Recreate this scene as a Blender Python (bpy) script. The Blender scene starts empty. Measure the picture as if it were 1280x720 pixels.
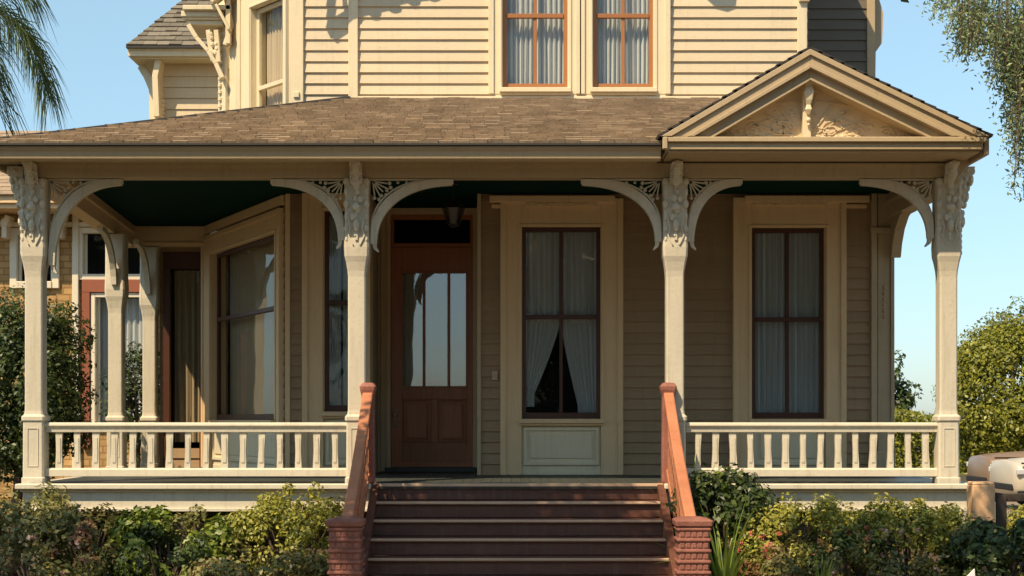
import bpy, bmesh, math, random
import numpy as np
from mathutils import Vector, Matrix
random.seed(7); RNG = np.random.default_rng(11)
R = math.radians
scene = bpy.context.scene
COL = scene.collection
EZ = 1.687; DK = 1.13; WY = 16.06            # eye height, deck height, front wall plane
def X(px, Y): return (px - 640) * Y / 1960
def Z(py, Y): return EZ + (526 - py) * Y / 1960

# ------------------------------------------------------------ materials
def newmat(name):
    m = bpy.data.materials.new(name); m.use_nodes = True
    nt = m.node_tree; nt.nodes.clear()
    out = nt.nodes.new('ShaderNodeOutputMaterial')
    return m, nt, out
def N(nt, t, **kw):
    n = nt.nodes.new(t)
    for k, v in kw.items():
        if k in n.inputs: n.inputs[k].default_value = v
        else: setattr(n, k, v)
    return n
def c4(c): return (c[0], c[1], c[2], 1)
def sc(c, f): return tuple(min(1, x * f) for x in c)
def paint(name, col=None, col2=None, rough=.55, var=.12, scale=3.0, stretch=(1, 1, 1), bump=.15, island=.06, dirt=.25, dirtcol=None, spec=.35, streak=0):
    m, nt, out = newmat(name); L = nt.links
    p = N(nt, 'ShaderNodeBsdfPrincipled'); p.inputs['Specular IOR Level'].default_value = spec
    geo = N(nt, 'ShaderNodeNewGeometry')
    mp = N(nt, 'ShaderNodeMapping'); mp.inputs['Scale'].default_value = stretch
    L.new(geo.outputs['Position'], mp.inputs['Vector'])
    n1 = N(nt, 'ShaderNodeTexNoise', Scale=scale, Detail=6, Roughness=.6); L.new(mp.outputs[0], n1.inputs['Vector'])
    n2 = N(nt, 'ShaderNodeTexNoise', Scale=scale * 9, Detail=4, Roughness=.65); L.new(mp.outputs[0], n2.inputs['Vector'])
    mix = N(nt, 'ShaderNodeMix', data_type='RGBA')
    mix.inputs[6].default_value = c4(sc(col, 1 - var)); mix.inputs[7].default_value = c4(sc(col2 or col, 1 + var * .6))
    L.new(n1.outputs['Fac'], mix.inputs[0])
    dr = N(nt, 'ShaderNodeMapRange'); dr.inputs[1].default_value = .58; dr.inputs[2].default_value = .78
    dr.inputs[3].default_value = 0; dr.inputs[4].default_value = dirt
    L.new(n2.outputs['Fac'], dr.inputs[0])
    dm = N(nt, 'ShaderNodeMix', data_type='RGBA'); dm.inputs[7].default_value = c4(dirtcol or sc(col, .45))
    L.new(dr.outputs[0], dm.inputs[0]); L.new(mix.outputs[2], dm.inputs[6])
    last = dm.outputs[2]
    if streak:
        m3 = N(nt, 'ShaderNodeMapping'); m3.inputs['Scale'].default_value = (11, 11, .7); L.new(geo.outputs['Position'], m3.inputs['Vector'])
        n3 = N(nt, 'ShaderNodeTexNoise', Scale=1.6, Detail=5, Roughness=.7); L.new(m3.outputs[0], n3.inputs['Vector'])
        r3 = N(nt, 'ShaderNodeMapRange'); r3.inputs[1].default_value = .52; r3.inputs[2].default_value = .75; r3.inputs[4].default_value = streak; L.new(n3.outputs['Fac'], r3.inputs[0])
        x3 = N(nt, 'ShaderNodeMix', data_type='RGBA'); x3.inputs[7].default_value = c4(dirtcol or sc(col, .5)); L.new(r3.outputs[0], x3.inputs[0]); L.new(last, x3.inputs[6]); last = x3.outputs[2]
    if island:
        hsv = N(nt, 'ShaderNodeHueSaturation'); mr = N(nt, 'ShaderNodeMapRange')
        mr.inputs[3].default_value = 1 - island; mr.inputs[4].default_value = 1 + island
        L.new(geo.outputs['Random Per Island'], mr.inputs[0]); L.new(mr.outputs[0], hsv.inputs['Value']); L.new(last, hsv.inputs['Color'])
        last = hsv.outputs[0]
    L.new(last, p.inputs['Base Color'])
    rr = N(nt, 'ShaderNodeMapRange'); rr.inputs[3].default_value = rough - .12; rr.inputs[4].default_value = min(1, rough + .15)
    L.new(n2.outputs['Fac'], rr.inputs[0]); L.new(rr.outputs[0], p.inputs['Roughness'])
    if bump:
        b = N(nt, 'ShaderNodeBump', Strength=bump, Distance=.01); L.new(n2.outputs['Fac'], b.inputs['Height']); L.new(b.outputs[0], p.inputs['Normal'])
    L.new(p.outputs[0], out.inputs[0])
    return m
def glassmat(name, tint=(.9, .93, .92), ior=1.7, rough=.02):
    m, nt, out = newmat(name); L = nt.links
    t = N(nt, 'ShaderNodeBsdfTransparent'); t.inputs[0].default_value = c4(tint)
    g = N(nt, 'ShaderNodeBsdfGlossy'); g.inputs['Roughness'].default_value = rough; g.inputs[0].default_value = (1, 1, 1, 1)
    geo = N(nt, 'ShaderNodeNewGeometry')
    n = N(nt, 'ShaderNodeTexNoise', Scale=1.6, Detail=2); L.new(geo.outputs['Position'], n.inputs['Vector'])
    b = N(nt, 'ShaderNodeBump', Strength=.12, Distance=.03); L.new(n.outputs[0], b.inputs['Height']); L.new(b.outputs[0], g.inputs['Normal'])
    dt = N(nt, 'ShaderNodeVectorMath', operation='DOT_PRODUCT'); L.new(geo.outputs['Incoming'], dt.inputs[0]); L.new(geo.outputs['Normal'], dt.inputs[1])
    ab = N(nt, 'ShaderNodeMath', operation='ABSOLUTE'); L.new(dt.outputs['Value'], ab.inputs[0])
    om = N(nt, 'ShaderNodeMath', operation='SUBTRACT'); om.inputs[0].default_value = 1; L.new(ab.outputs[0], om.inputs[1])
    pw = N(nt, 'ShaderNodeMath', operation='POWER'); L.new(om.outputs[0], pw.inputs[0]); pw.inputs[1].default_value = 5
    f0 = ((ior - 1) / (ior + 1)) ** 2
    f = N(nt, 'ShaderNodeMapRange'); f.inputs[3].default_value = f0; f.inputs[4].default_value = 1; L.new(pw.outputs[0], f.inputs[0])
    mx = N(nt, 'ShaderNodeMixShader'); L.new(f.outputs[0], mx.inputs[0]); L.new(t.outputs[0], mx.inputs[1]); L.new(g.outputs[0], mx.inputs[2])
    L.new(mx.outputs[0], out.inputs[0]); return m
def leafmat(name, c1, c2, c3=None, patch=0.0, pscale=3.0, trans=.3, rough=.45):
    m, nt, out = newmat(name); L = nt.links
    geo = N(nt, 'ShaderNodeNewGeometry')
    mix = N(nt, 'ShaderNodeMix', data_type='RGBA'); mix.inputs[6].default_value = c4(c1); mix.inputs[7].default_value = c4(c2)
    L.new(geo.outputs['Random Per Island'], mix.inputs[0]); last = mix.outputs[2]
    if c3:
        n = N(nt, 'ShaderNodeTexNoise', Scale=pscale, Detail=2); L.new(geo.outputs['Position'], n.inputs['Vector'])
        mr = N(nt, 'ShaderNodeMapRange'); mr.inputs[1].default_value = .62 - patch; mr.inputs[2].default_value = .70 - patch
        L.new(n.outputs[0], mr.inputs[0])
        mm = N(nt, 'ShaderNodeMath', operation='MULTIPLY'); L.new(mr.outputs[0], mm.inputs[0])
        m2 = N(nt, 'ShaderNodeMath', operation='FRACT'); m3 = N(nt, 'ShaderNodeMath', operation='MULTIPLY'); m3.inputs[1].default_value = 7.3
        L.new(geo.outputs['Random Per Island'], m3.inputs[0]); L.new(m3.outputs[0], m2.inputs[0]); L.new(m2.outputs[0], mm.inputs[1])
        x = N(nt, 'ShaderNodeMix', data_type='RGBA'); x.inputs[7].default_value = c4(c3); L.new(mm.outputs[0], x.inputs[0]); L.new(last, x.inputs[6]); last = x.outputs[2]
    p = N(nt, 'ShaderNodeBsdfPrincipled', Roughness=rough); L.new(last, p.inputs['Base Color'])
    t = N(nt, 'ShaderNodeBsdfTranslucent'); L.new(last, t.inputs[0])
    mx = N(nt, 'ShaderNodeMixShader'); mx.inputs[0].default_value = trans; L.new(p.outputs[0], mx.inputs[1]); L.new(t.outputs[0], mx.inputs[2])
    L.new(mx.outputs[0], out.inputs[0]); return m
def clothmat(name, col, sheer=.68):
    m, nt, out = newmat(name); L = nt.links
    d = N(nt, 'ShaderNodeBsdfDiffuse'); d.inputs[0].default_value = c4(col); t = N(nt, 'ShaderNodeBsdfTranslucent'); t.inputs[0].default_value = c4(col)
    mx = N(nt, 'ShaderNodeMixShader'); mx.inputs[0].default_value = .3; L.new(d.outputs[0], mx.inputs[1]); L.new(t.outputs[0], mx.inputs[2])
    lw = N(nt, 'ShaderNodeLayerWeight', Blend=.35); mr = N(nt, 'ShaderNodeMapRange'); mr.inputs[2].default_value = .55; mr.inputs[3].default_value = sheer; mr.inputs[4].default_value = 1
    L.new(lw.outputs['Facing'], mr.inputs[0]); tp = N(nt, 'ShaderNodeBsdfTransparent'); m2 = N(nt, 'ShaderNodeMixShader')
    L.new(mr.outputs[0], m2.inputs[0]); L.new(tp.outputs[0], m2.inputs[1]); L.new(mx.outputs[0], m2.inputs[2])
    L.new(m2.outputs[0], out.inputs[0]); return m

M = {}
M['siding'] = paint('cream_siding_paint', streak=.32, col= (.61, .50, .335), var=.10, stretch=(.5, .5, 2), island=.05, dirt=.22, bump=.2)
M['siding_porch'] = paint('shade_toned_tan_siding', streak=.32, col= (.34, .225, .12), var=.15, stretch=(.5, .5, 2), island=.06, dirt=.3, bump=.2)  # tan siding colour, darkened to carry part of the porch shade
M['shadesiding'] = paint('shade_toned_grey_siding', (.15, .12, .085), var=.15, dirt=.3)  # siding colour darkened to grey brown for the shade on the rear wall
M['cream'] = paint('cream_trim_paint', streak=.32, col= (.72, .61, .41), var=.08, dirt=.2, island=.02)
M['ivory'] = paint('ivory_post_paint', streak=.42, col=(.65, .585, .455), var=.13, dirt=.42, island=.04, dirtcol=(.33, .27, .18), bump=.25)
M['tan'] = paint('tan_fascia_paint', streak=.32, col= (.47, .36, .22), var=.12, dirt=.3, island=.02, stretch=(.3, 1, 3))
M['tan2'] = paint('pediment_paint', (.66, .52, .33), var=.18, dirt=.5, island=.02, dirtcol=(.25, .18, .1), scale=4)
M['casing'] = paint('window_casing_paint', streak=.32, col= (.74, .52, .29), var=.10, dirt=.25, island=.02)
M['shingle'] = paint('brown_asphalt_shingle', (.30, .22, .145), (.36, .275, .19), rough=.9, var=.2, scale=2, island=.16, dirt=.5, bump=.6, spec=.2)
M['shingle_edge'] = paint('dark_drip_edge', (.045, .04, .038), rough=.6, dirt=.2)
M['greyshingle'] = paint('grey_wood_shingle', (.15, .132, .105), (.19, .168, .13), rough=.9, var=.25, island=.28, dirt=.5, bump=.6, spec=.2)
M['green'] = paint('dark_green_ceiling_paint', (.002, .03, .021), rough=.8, var=.15, stretch=(1, 12, 1), dirt=.2, spec=.05)
M['deck'] = paint('grey_green_deck_paint', (.055, .06, .05), rough=.5, var=.2, stretch=(8, 1, 1), dirt=.4)
M['sash'] = paint('russet_window_sash', (.36, .15, .055), rough=.4, var=.15, dirt=.3, island=.04)
M['sashdark'] = paint('dark_brown_sash', (.085, .032, .018), rough=.4, var=.2, dirt=.3, island=.04)
M['door'] = paint('varnished_door_wood', streak=.32, col= (.38, .115, .036), col2=(.46, .155, .05), rough=.35, var=.25, stretch=(14, 14, 1), scale=3, dirt=.35, island=.08, spec=.5)
M['step'] = paint('worn_redbrown_step_paint', streak=.32, col= (.095, .032, .019), col2=(.15, .06, .036), rough=.45, var=.3, stretch=(1, 4, 4), dirt=.55, dirtcol=(.25, .18, .13), bump=.3, spec=.5)
M['stepnose'] = paint('worn_step_edge', (.60, .42, .28), rough=.55, var=.3, dirt=.4)
M['rail'] = paint('brick_red_rail_paint', streak=.32, col= (.42, .145, .07), col2=(.54, .23, .12), rough=.42, var=.2, dirt=.35, island=.04, spec=.5, bump=.2)
M['newel'] = paint('weathered_newel_paint', (.22, .07, .045), (.34, .14, .1), rough=.6, var=.4, dirt=.7, dirtcol=(.45, .33, .26), scale=7, bump=.6)
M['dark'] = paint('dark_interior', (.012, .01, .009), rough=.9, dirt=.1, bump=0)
M['metal'] = paint('blackened_metal', (.02, .018, .016), rough=.4, dirt=.2, bump=.1)
M['brass'] = paint('aged_brass', (.5, .36, .22), rough=.3, dirt=.4)
M['curtain'] = clothmat('sheer_white_curtain', (.86, .87, .86))
M['curtain2'] = clothmat('warm_sheer_curtain', (.85, .66, .42))
M['blind'] = paint('pale_window_blind', (.40, .36, .29), rough=.8, var=.2, scale=1.2, dirt=.3)
M['glass'] = glassmat('window_glass', ior=1.4)
M['glass_bay'] = glassmat('bay_window_glass', tint=(.85, .8, .7), ior=1.3)
M['glass_door'] = glassmat('door_glass', ior=2.3)
M['glass_clear'] = glassmat('clear_glass', ior=1.35)
M['lampglass'] = glassmat('frosted_lamp_glass', tint=(.35, .33, .28), ior=1.5, rough=.2)
M['bark'] = paint('rough_bark', (.12, .085, .055), rough=.9, var=.4, scale=8, dirt=.5, bump=1)
M['fence'] = paint('warm_fence_wood', (.72, .44, .24), rough=.8, var=.2, stretch=(6, 6, 1), dirt=.4, bump=.5)
M['fencedark'] = paint('dark_fence_wood', (.06, .045, .035), rough=.8, var=.3, stretch=(6, 6, 1), dirt=.4, bump=.5)
M['brickbase'] = paint('dim_foundation_board', (.16, .12, .085), rough=.9, var=.4, scale=5, dirt=.6, bump=.5)
M['nb_wall'] = paint('ochre_stucco', (.52, .30, .11), (.60, .38, .16), rough=.9, var=.25, scale=2.5, dirt=.6, dirtcol=(.25, .13, .05), bump=.6)
_m = M['nb_wall']; _nt = _m.node_tree; _p = [n for n in _nt.nodes if n.type == 'BSDF_PRINCIPLED'][0]; _src = _p.inputs['Base Color'].links[0].from_socket
_g = N(_nt, 'ShaderNodeNewGeometry'); _mp = N(_nt, 'ShaderNodeMapping'); _mp.inputs['Rotation'].default_value = (R(90), 0, 0); _nt.links.new(_g.outputs['Position'], _mp.inputs['Vector'])
_b = N(_nt, 'ShaderNodeTexBrick', Scale=2.2); _b.inputs['Mortar Size'].default_value = .03; _b.inputs['Color1'].default_value = (1, 1, 1, 1); _b.inputs['Color2'].default_value = (.62, .6, .58, 1); _b.inputs['Mortar'].default_value = (.45, .4, .35, 1); _nt.links.new(_mp.outputs[0], _b.inputs['Vector'])
_x = N(_nt, 'ShaderNodeMix', data_type='RGBA', blend_type='MULTIPLY'); _x.inputs[0].default_value = .8; _nt.links.new(_src, _x.inputs[6]); _nt.links.new(_b.outputs['Color'], _x.inputs[7]); _nt.links.new(_x.outputs[2], _p.inputs['Base Color'])
M['nb_trim'] = paint('neighbour_white_trim', (.75, .66, .5), var=.1)
M['nb_red'] = paint('neighbour_red_frame', (.28, .09, .045), var=.2)
M['cream_car'] = paint('cream_car_paint', (.5, .44, .34), rough=.35, var=.03, dirt=.08, bump=0, island=0, spec=.6)
M['brown_car'] = paint('brown_car_paint', (.22, .14, .08), rough=.3, var=.1, dirt=.15, bump=0, island=0, spec=.6)
M['carglass'] = paint('dark_car_glass', (.01, .012, .014), rough=.08, dirt=0, bump=0, island=0, spec=.9)
M['tyre'] = paint('tyre_rubber', (.015, .015, .015), rough=.8, dirt=.2)
M['chrome'] = paint('wheel_metal', (.5, .5, .5), rough=.3, dirt=.2)
M['asphalt'] = paint('asphalt', (.05, .05, .05), rough=.9, var=.3, scale=1, dirt=.5, dirtcol=(.1, .1, .1), island=0, bump=.5)
M['concrete'] = paint('concrete_path', (.27, .21, .15), rough=.9, var=.2, scale=1.5, dirt=.5, island=0, bump=.4)
M['lawn'] = paint('lawn_ground', (.055, .05, .02), (.08, .06, .03), rough=1, var=.3, scale=1.2, dirt=.7, dirtcol=(.10, .075, .045), island=0, bump=1)
M['white'] = paint('white_gloss', (.8, .8, .8), rough=.5, dirt=.1, bump=0)

# ------------------------------------------------------------ mesh builder
WL = {}
class MB:
    def __init__(s): s.v = []; s.f = []; s.fr()
    def fr(s, o=(0, 0, 0), u=(1, 0, 0), n=(0, -1, 0)):
        s.o = Vector(o); s.u = Vector(u).normalized(); s.n = Vector(n).normalized(); return s
    def world(s): s.o = Vector((0, 0, 0)); s.u = Vector((1, 0, 0)); s.n = Vector((0, 1, 0)); return s
    def p(s, a, b, c): return s.o + s.u * a + s.n * b + Vector((0, 0, c))
    def add(s, pts, faces):
        k = len(s.v); s.v += [tuple(s.p(*q)) for q in pts]; s.f += [tuple(i + k for i in f) for f in faces]
    def box(s, a0, a1, b0, b1, c0, c1):
        s.add([(a0, b0, c0), (a1, b0, c0), (a1, b1, c0), (a0, b1, c0), (a0, b0, c1), (a1, b0, c1), (a1, b1, c1), (a0, b1, c1)],
              [(0, 3, 2, 1), (4, 5, 6, 7), (0, 1, 5, 4), (1, 2, 6, 5), (2, 3, 7, 6), (3, 0, 4, 7)])
    def hexa(s, p8): s.add(p8, [(0, 3, 2, 1), (4, 5, 6, 7), (0, 1, 5, 4), (1, 2, 6, 5), (2, 3, 7, 6), (3, 0, 4, 7)])
    def prism(s, poly, b0, b1):                     # poly in (a,c)
        n = len(poly)
        s.add([(a, b0, c) for a, c in poly] + [(a, b1, c) for a, c in poly],
              [tuple(range(n))[::-1], tuple(range(n, 2 * n))] + [(i, (i + 1) % n, n + (i + 1) % n, n + i) for i in range(n)])
    def prism_side(s, poly, a0, a1):                # poly in (b,c)
        n = len(poly)
        s.add([(a0, b, c) for b, c in poly] + [(a1, b, c) for b, c in poly],
              [tuple(range(n))[::-1], tuple(range(n, 2 * n))] + [(i, (i + 1) % n, n + (i + 1) % n, n + i) for i in range(n)])
    def band(s, pts, w, b0, b1):                    # thick curve in (a,c); w number or list
        L = []; Rr = []; n = len(pts)
        for i, (a, c) in enumerate(pts):
            p0 = pts[max(0, i - 1)]; p1 = pts[min(n - 1, i + 1)]
            dx, dz = p1[0] - p0[0], p1[1] - p0[1]; l = math.hypot(dx, dz) or 1
            ww = (w if not isinstance(w, (list, tuple)) else w[i]) / 2
            L.append((a - dz / l * ww, c + dx / l * ww)); Rr.append((a + dz / l * ww, c - dx / l * ww))
        for i in range(n - 1):
            q = [L[i], L[i + 1], Rr[i + 1], Rr[i]]
            k = [(a, b0, c) for a, c in q] + [(a, b1, c) for a, c in q]
            s.hexa(k)
    def sph(s, a, b, c, r, sx=1, sy=1, sz=1, n=8, m=5):
        pts = [(a, b, c + r * sz)]
        for j in range(1, m):
            t = math.pi * j / m
            for i in range(n):
                q = 2 * math.pi * i / n
                pts.append((a + r * sx * math.sin(t) * math.cos(q), b + r * sy * math.sin(t) * math.sin(q), c + r * sz * math.cos(t)))
        pts.append((a, b, c - r * sz)); f = []
        for i in range(n): f.append((0, 1 + i, 1 + (i + 1) % n))
        for j in range(m - 2):
            for i in range(n):
                f.append((1 + j * n + i, 1 + (j + 1) * n + i, 1 + (j + 1) * n + (i + 1) % n, 1 + j * n + (i + 1) % n))
        e = len(pts) - 1
        for i in range(n): f.append((e, 1 + (m - 2) * n + (i + 1) % n, 1 + (m - 2) * n + i))
        s.add(pts, f)
    def tube(s, pts, r, n=6):
        pts = [Vector(p) for p in pts]; rings = []
        for i, p in enumerate(pts):
            d = (pts[min(i + 1, len(pts) - 1)] - pts[max(0, i - 1)]).normalized()
            u = d.cross(Vector((.31, .17, .93))); u = u.normalized() if u.length > 1e-3 else Vector((1, 0, 0)); v = d.cross(u)
            rr = r[i] if isinstance(r, (list, tuple)) else r
            rings += [tuple(p + (u * math.cos(2 * math.pi * k / n) + v * math.sin(2 * math.pi * k / n)) * rr) for k in range(n)]
        f = []
        for i in range(len(pts) - 1):
            for k in range(n): f.append((i * n + k, i * n + (k + 1) % n, (i + 1) * n + (k + 1) % n, (i + 1) * n + k))
        f.append(tuple(range(n))); f.append(tuple(range((len(pts) - 1) * n, len(pts) * n)))
        s.add(rings, f)
    def loft8(s, a, b, prof, ch=.25):               # chamfered-square column: prof [(z, half)]
        rings = []
        for z, h in prof:
            k = h * (1 - ch)
            rings += [(a + x, b + y, z) for x, y in ((-k, -h), (k, -h), (h, -k), (h, k), (k, h), (-k, h), (-h, k), (-h, -k))]
        n = 8; f = [tuple(range(8))[::-1], tuple(range((len(prof) - 1) * 8, len(prof) * 8))]
        for i in range(len(prof) - 1):
            for k in range(n): f.append((i * n + k, i * n + (k + 1) % n, (i + 1) * n + (k + 1) % n, (i + 1) * n + k))
        s.add(rings, f)
    def sweep(s, secs):
        k = len(secs[0]); pts = [p for q in secs for p in q]; f = [tuple(range(k)), tuple(range((len(secs) - 1) * k, len(secs) * k))]
        for i in range(len(secs) - 1):
            for j in range(k): f.append((i * k + j, i * k + (j + 1) % k, (i + 1) * k + (j + 1) % k, (i + 1) * k + j))
        s.add(pts, f)
    def lathe(s, a, b, prof, n=12):
        rings = []
        for z, h in prof: rings += [(a + h * math.cos(2 * math.pi * k / n), b + h * math.sin(2 * math.pi * k / n), z) for k in range(n)]
        f = [tuple(range(n))[::-1], tuple(range((len(prof) - 1) * n, len(prof) * n))]
        for i in range(len(prof) - 1):
            for k in range(n): f.append((i * n + k, i * n + (k + 1) % n, (i + 1) * n + (k + 1) % n, (i + 1) * n + k))
        s.add(rings, f)
    def build(s, name, mat, parent=None, bevel=0, smooth=False):
        v = np.array(s.v, dtype=float); lo = v.min(0); hi = v.max(0)
        org = np.array([(lo[0] + hi[0]) / 2, (lo[1] + hi[1]) / 2, lo[2]])
        me = bpy.data.meshes.new(name); me.from_pydata((v - org).tolist(), [], s.f)
        bm = bmesh.new(); bm.from_mesh(me); bmesh.ops.recalc_face_normals(bm, faces=bm.faces); bm.to_mesh(me); bm.free()
        if smooth: me.polygons.foreach_set('use_smooth', [True] * len(me.polygons))
        return link(name, me, mat, parent, org, bevel)
def link(name, me, mat, parent, org, bevel=0):
    o = bpy.data.objects.new(name, me); COL.objects.link(o)
    if mat: me.materials.append(M[mat] if isinstance(mat, str) else mat)
    w = Vector([float(t) for t in org]); WL[o.name] = w
    o.location = w - (WL[parent.name] if parent else Vector((0, 0, 0)))
    if parent: o.parent = parent
    if bevel:
        b = o.modifiers.new('bevel', 'BEVEL'); b.width = bevel; b.segments = 1; b.limit_method = 'ANGLE'
    return o
def root(name, loc, label, cat, group=None):
    o = bpy.data.objects.new(name, None); COL.objects.link(o); o.location = loc; WL[o.name] = Vector(loc)
    return tag(o, label, cat, group)
def tag(o, label=None, cat=None, group=None, kind=None):
    if label: o['label'] = label
    if cat: o['category'] = cat
    if group: o['group'] = group
    if kind: o['kind'] = kind
    return o

# ------------------------------------------------------------ clapboards and shingles
def siding(mb, a0, a1, c0, c1, holes=(), h=.112, t=.016):
    c = c0
    while c < c1 - 1e-4:
        top = min(c + h, c1)
        cuts = [(a0, a1)]
        for (x0, x1, z0, z1) in holes:
            if z0 < top - .005 and z1 > c + .005:
                new = []
                for (p, q) in cuts:
                    if x1 <= p or x0 >= q: new.append((p, q)); continue
                    if x0 > p: new.append((p, x0))
                    if x1 < q: new.append((x1, q))
                cuts = new
        for (p, q) in cuts:
            xs = [p]
            while q - xs[-1] > 2.6: xs.append(xs[-1] + random.uniform(1.0, 2.2))
            xs.append(q)
            for i in range(len(xs) - 1):
                e = random.uniform(-.0012, .0012); e2 = random.uniform(-.001, .001)
                x0, x1 = xs[i] + (.004 if i else 0), xs[i + 1]
                mb.hexa([(x0, -.03, c), (x1, -.03, c), (x1, t + .006 + e, c + e2), (x0, t + .006 - e, c), (x0, -.03, top + .004), (x1, -.03, top + .004), (x1, .003, top + .004), (x0, .003, top + .004)])
        c += h
def shingles(mb, A, B, C, D, w=.16, e=.11, th=.012):
    """A,B eave ends, C,D top ends (D above A). rows of small tiles"""
    A, B, C, D = map(Vector, (A, B, C, D)); n = (B - A).cross(D - A).normalized()
    if n.z < 0: n = -n
    H = max((D - A).length, .01); rows = max(1, int(round((( (D - A) - (B - A).normalized() * (D - A).dot((B - A).normalized())).length) / e)))
    mb.world()
    for r in range(rows):
        t0 = r / rows; t1 = min(1, (r + 1.25) / rows)
        P0 = A.lerp(D, t0); Q0 = B.lerp(C, t0); P1 = A.lerp(D, t1); Q1 = B.lerp(C, t1)
        Ln = (Q0 - P0).length
        if Ln < .02: continue
        d = (Q0 - P0) / Ln; s = -random.random() * w
        up = ((P1 - P0) - d * (P1 - P0).dot(d))
        lo1 = (P1 - P0).dot(d); hi1 = Ln + (Q1 - Q0).dot(d)
        while s < Ln:
            ww = w * random.uniform(.8, 1.15); x0 = max(0, s); x1 = min(Ln, s + ww - .004)
            if x1 > x0 + .005:
                y0 = x0; y1 = x1
                y0 = min(max(y0, lo1), hi1); y1 = min(max(y1, lo1), hi1)
                lift = th * random.uniform(.8, 1.5); j = -random.random() * .008
                k0 = P0 + up * (j / max(up.length, .01))
                q = [k0 + d * x0, k0 + d * x1, P0 + d * y1 + up, P0 + d * y0 + up]
                off = [lift, lift * random.uniform(.85, 1.1), .002, .002]
                mb.hexa([tuple(q[i] - n * .01) for i in range(4)] + [tuple(q[i] + n * off[i]) for i in range(4)])
            s += ww

# ============================================================ THE HOUSE
house = root('victorian_house', (0, 16, 0), 'cream two storey wooden house with columned porch, small pediment and red brown steps', 'house')
H = house

# ---- lower front wall
Y = WY
w1 = dict(c0=X(627, Y), c1=X(777, Y), top=Z(250, Y)); w2 = dict(c0=X(917, Y), c1=X(1055, Y), top=Z(249, Y))
mb = MB().fr((0, WY, 0)); WTOP = 4.01
wl, wr = X(597, Y), X(1092, Y)
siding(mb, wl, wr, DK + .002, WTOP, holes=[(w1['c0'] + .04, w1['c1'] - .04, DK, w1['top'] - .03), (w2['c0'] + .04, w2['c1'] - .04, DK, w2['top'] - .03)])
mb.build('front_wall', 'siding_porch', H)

def curtain(mb, a0, a1, c0, c1, b, folds=7, amp=.026, gather=None):
    """pleated sheet; gather=(side, frac) ties it back towards a side at the bottom"""
    nx, nz = folds * 6, 14; pts = []; ph = random.random() * 6
    for j in range(nz + 1):
        v = j / nz; z = c1 + (c0 - c1) * v
        for i in range(nx + 1):
            u = i / nx
            lo, hi = a0, a1
            if gather:
                k = max(0, v) ** 1.3
                if v > .85: k = .85 ** 1.3
                if gather[0] < 0: hi = a1 + (a0 + (a1 - a0) * gather[1] - a1) * k
                else: lo = a0 + (a1 - (a1 - a0) * gather[1] - a0) * k
            x = lo + (hi - lo) * u
            wv = math.sin(u * folds * 2 * math.pi + ph + .5 * math.sin(v * 3 + u * 5)) * amp * (.7 + .3 * v) + .4 * amp * math.sin(u * folds * 4.7 * math.pi + 1)
            pts.append((x, b + wv, z))
    f = [(j * (nx + 1) + i, j * (nx + 1) + i + 1, (j + 1) * (nx + 1) + i + 1, (j + 1) * (nx + 1) + i) for j in range(nz) for i in range(nx)]
    mb.add(pts, f)
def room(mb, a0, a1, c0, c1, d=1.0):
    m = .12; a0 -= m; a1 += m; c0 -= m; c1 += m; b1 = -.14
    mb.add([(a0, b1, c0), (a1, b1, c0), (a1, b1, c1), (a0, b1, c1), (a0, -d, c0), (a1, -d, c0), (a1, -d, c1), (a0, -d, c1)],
           [(4, 5, 6, 7), (0, 1, 5, 4), (1, 2, 6, 5), (2, 3, 7, 6), (3, 0, 4, 7)])

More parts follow.
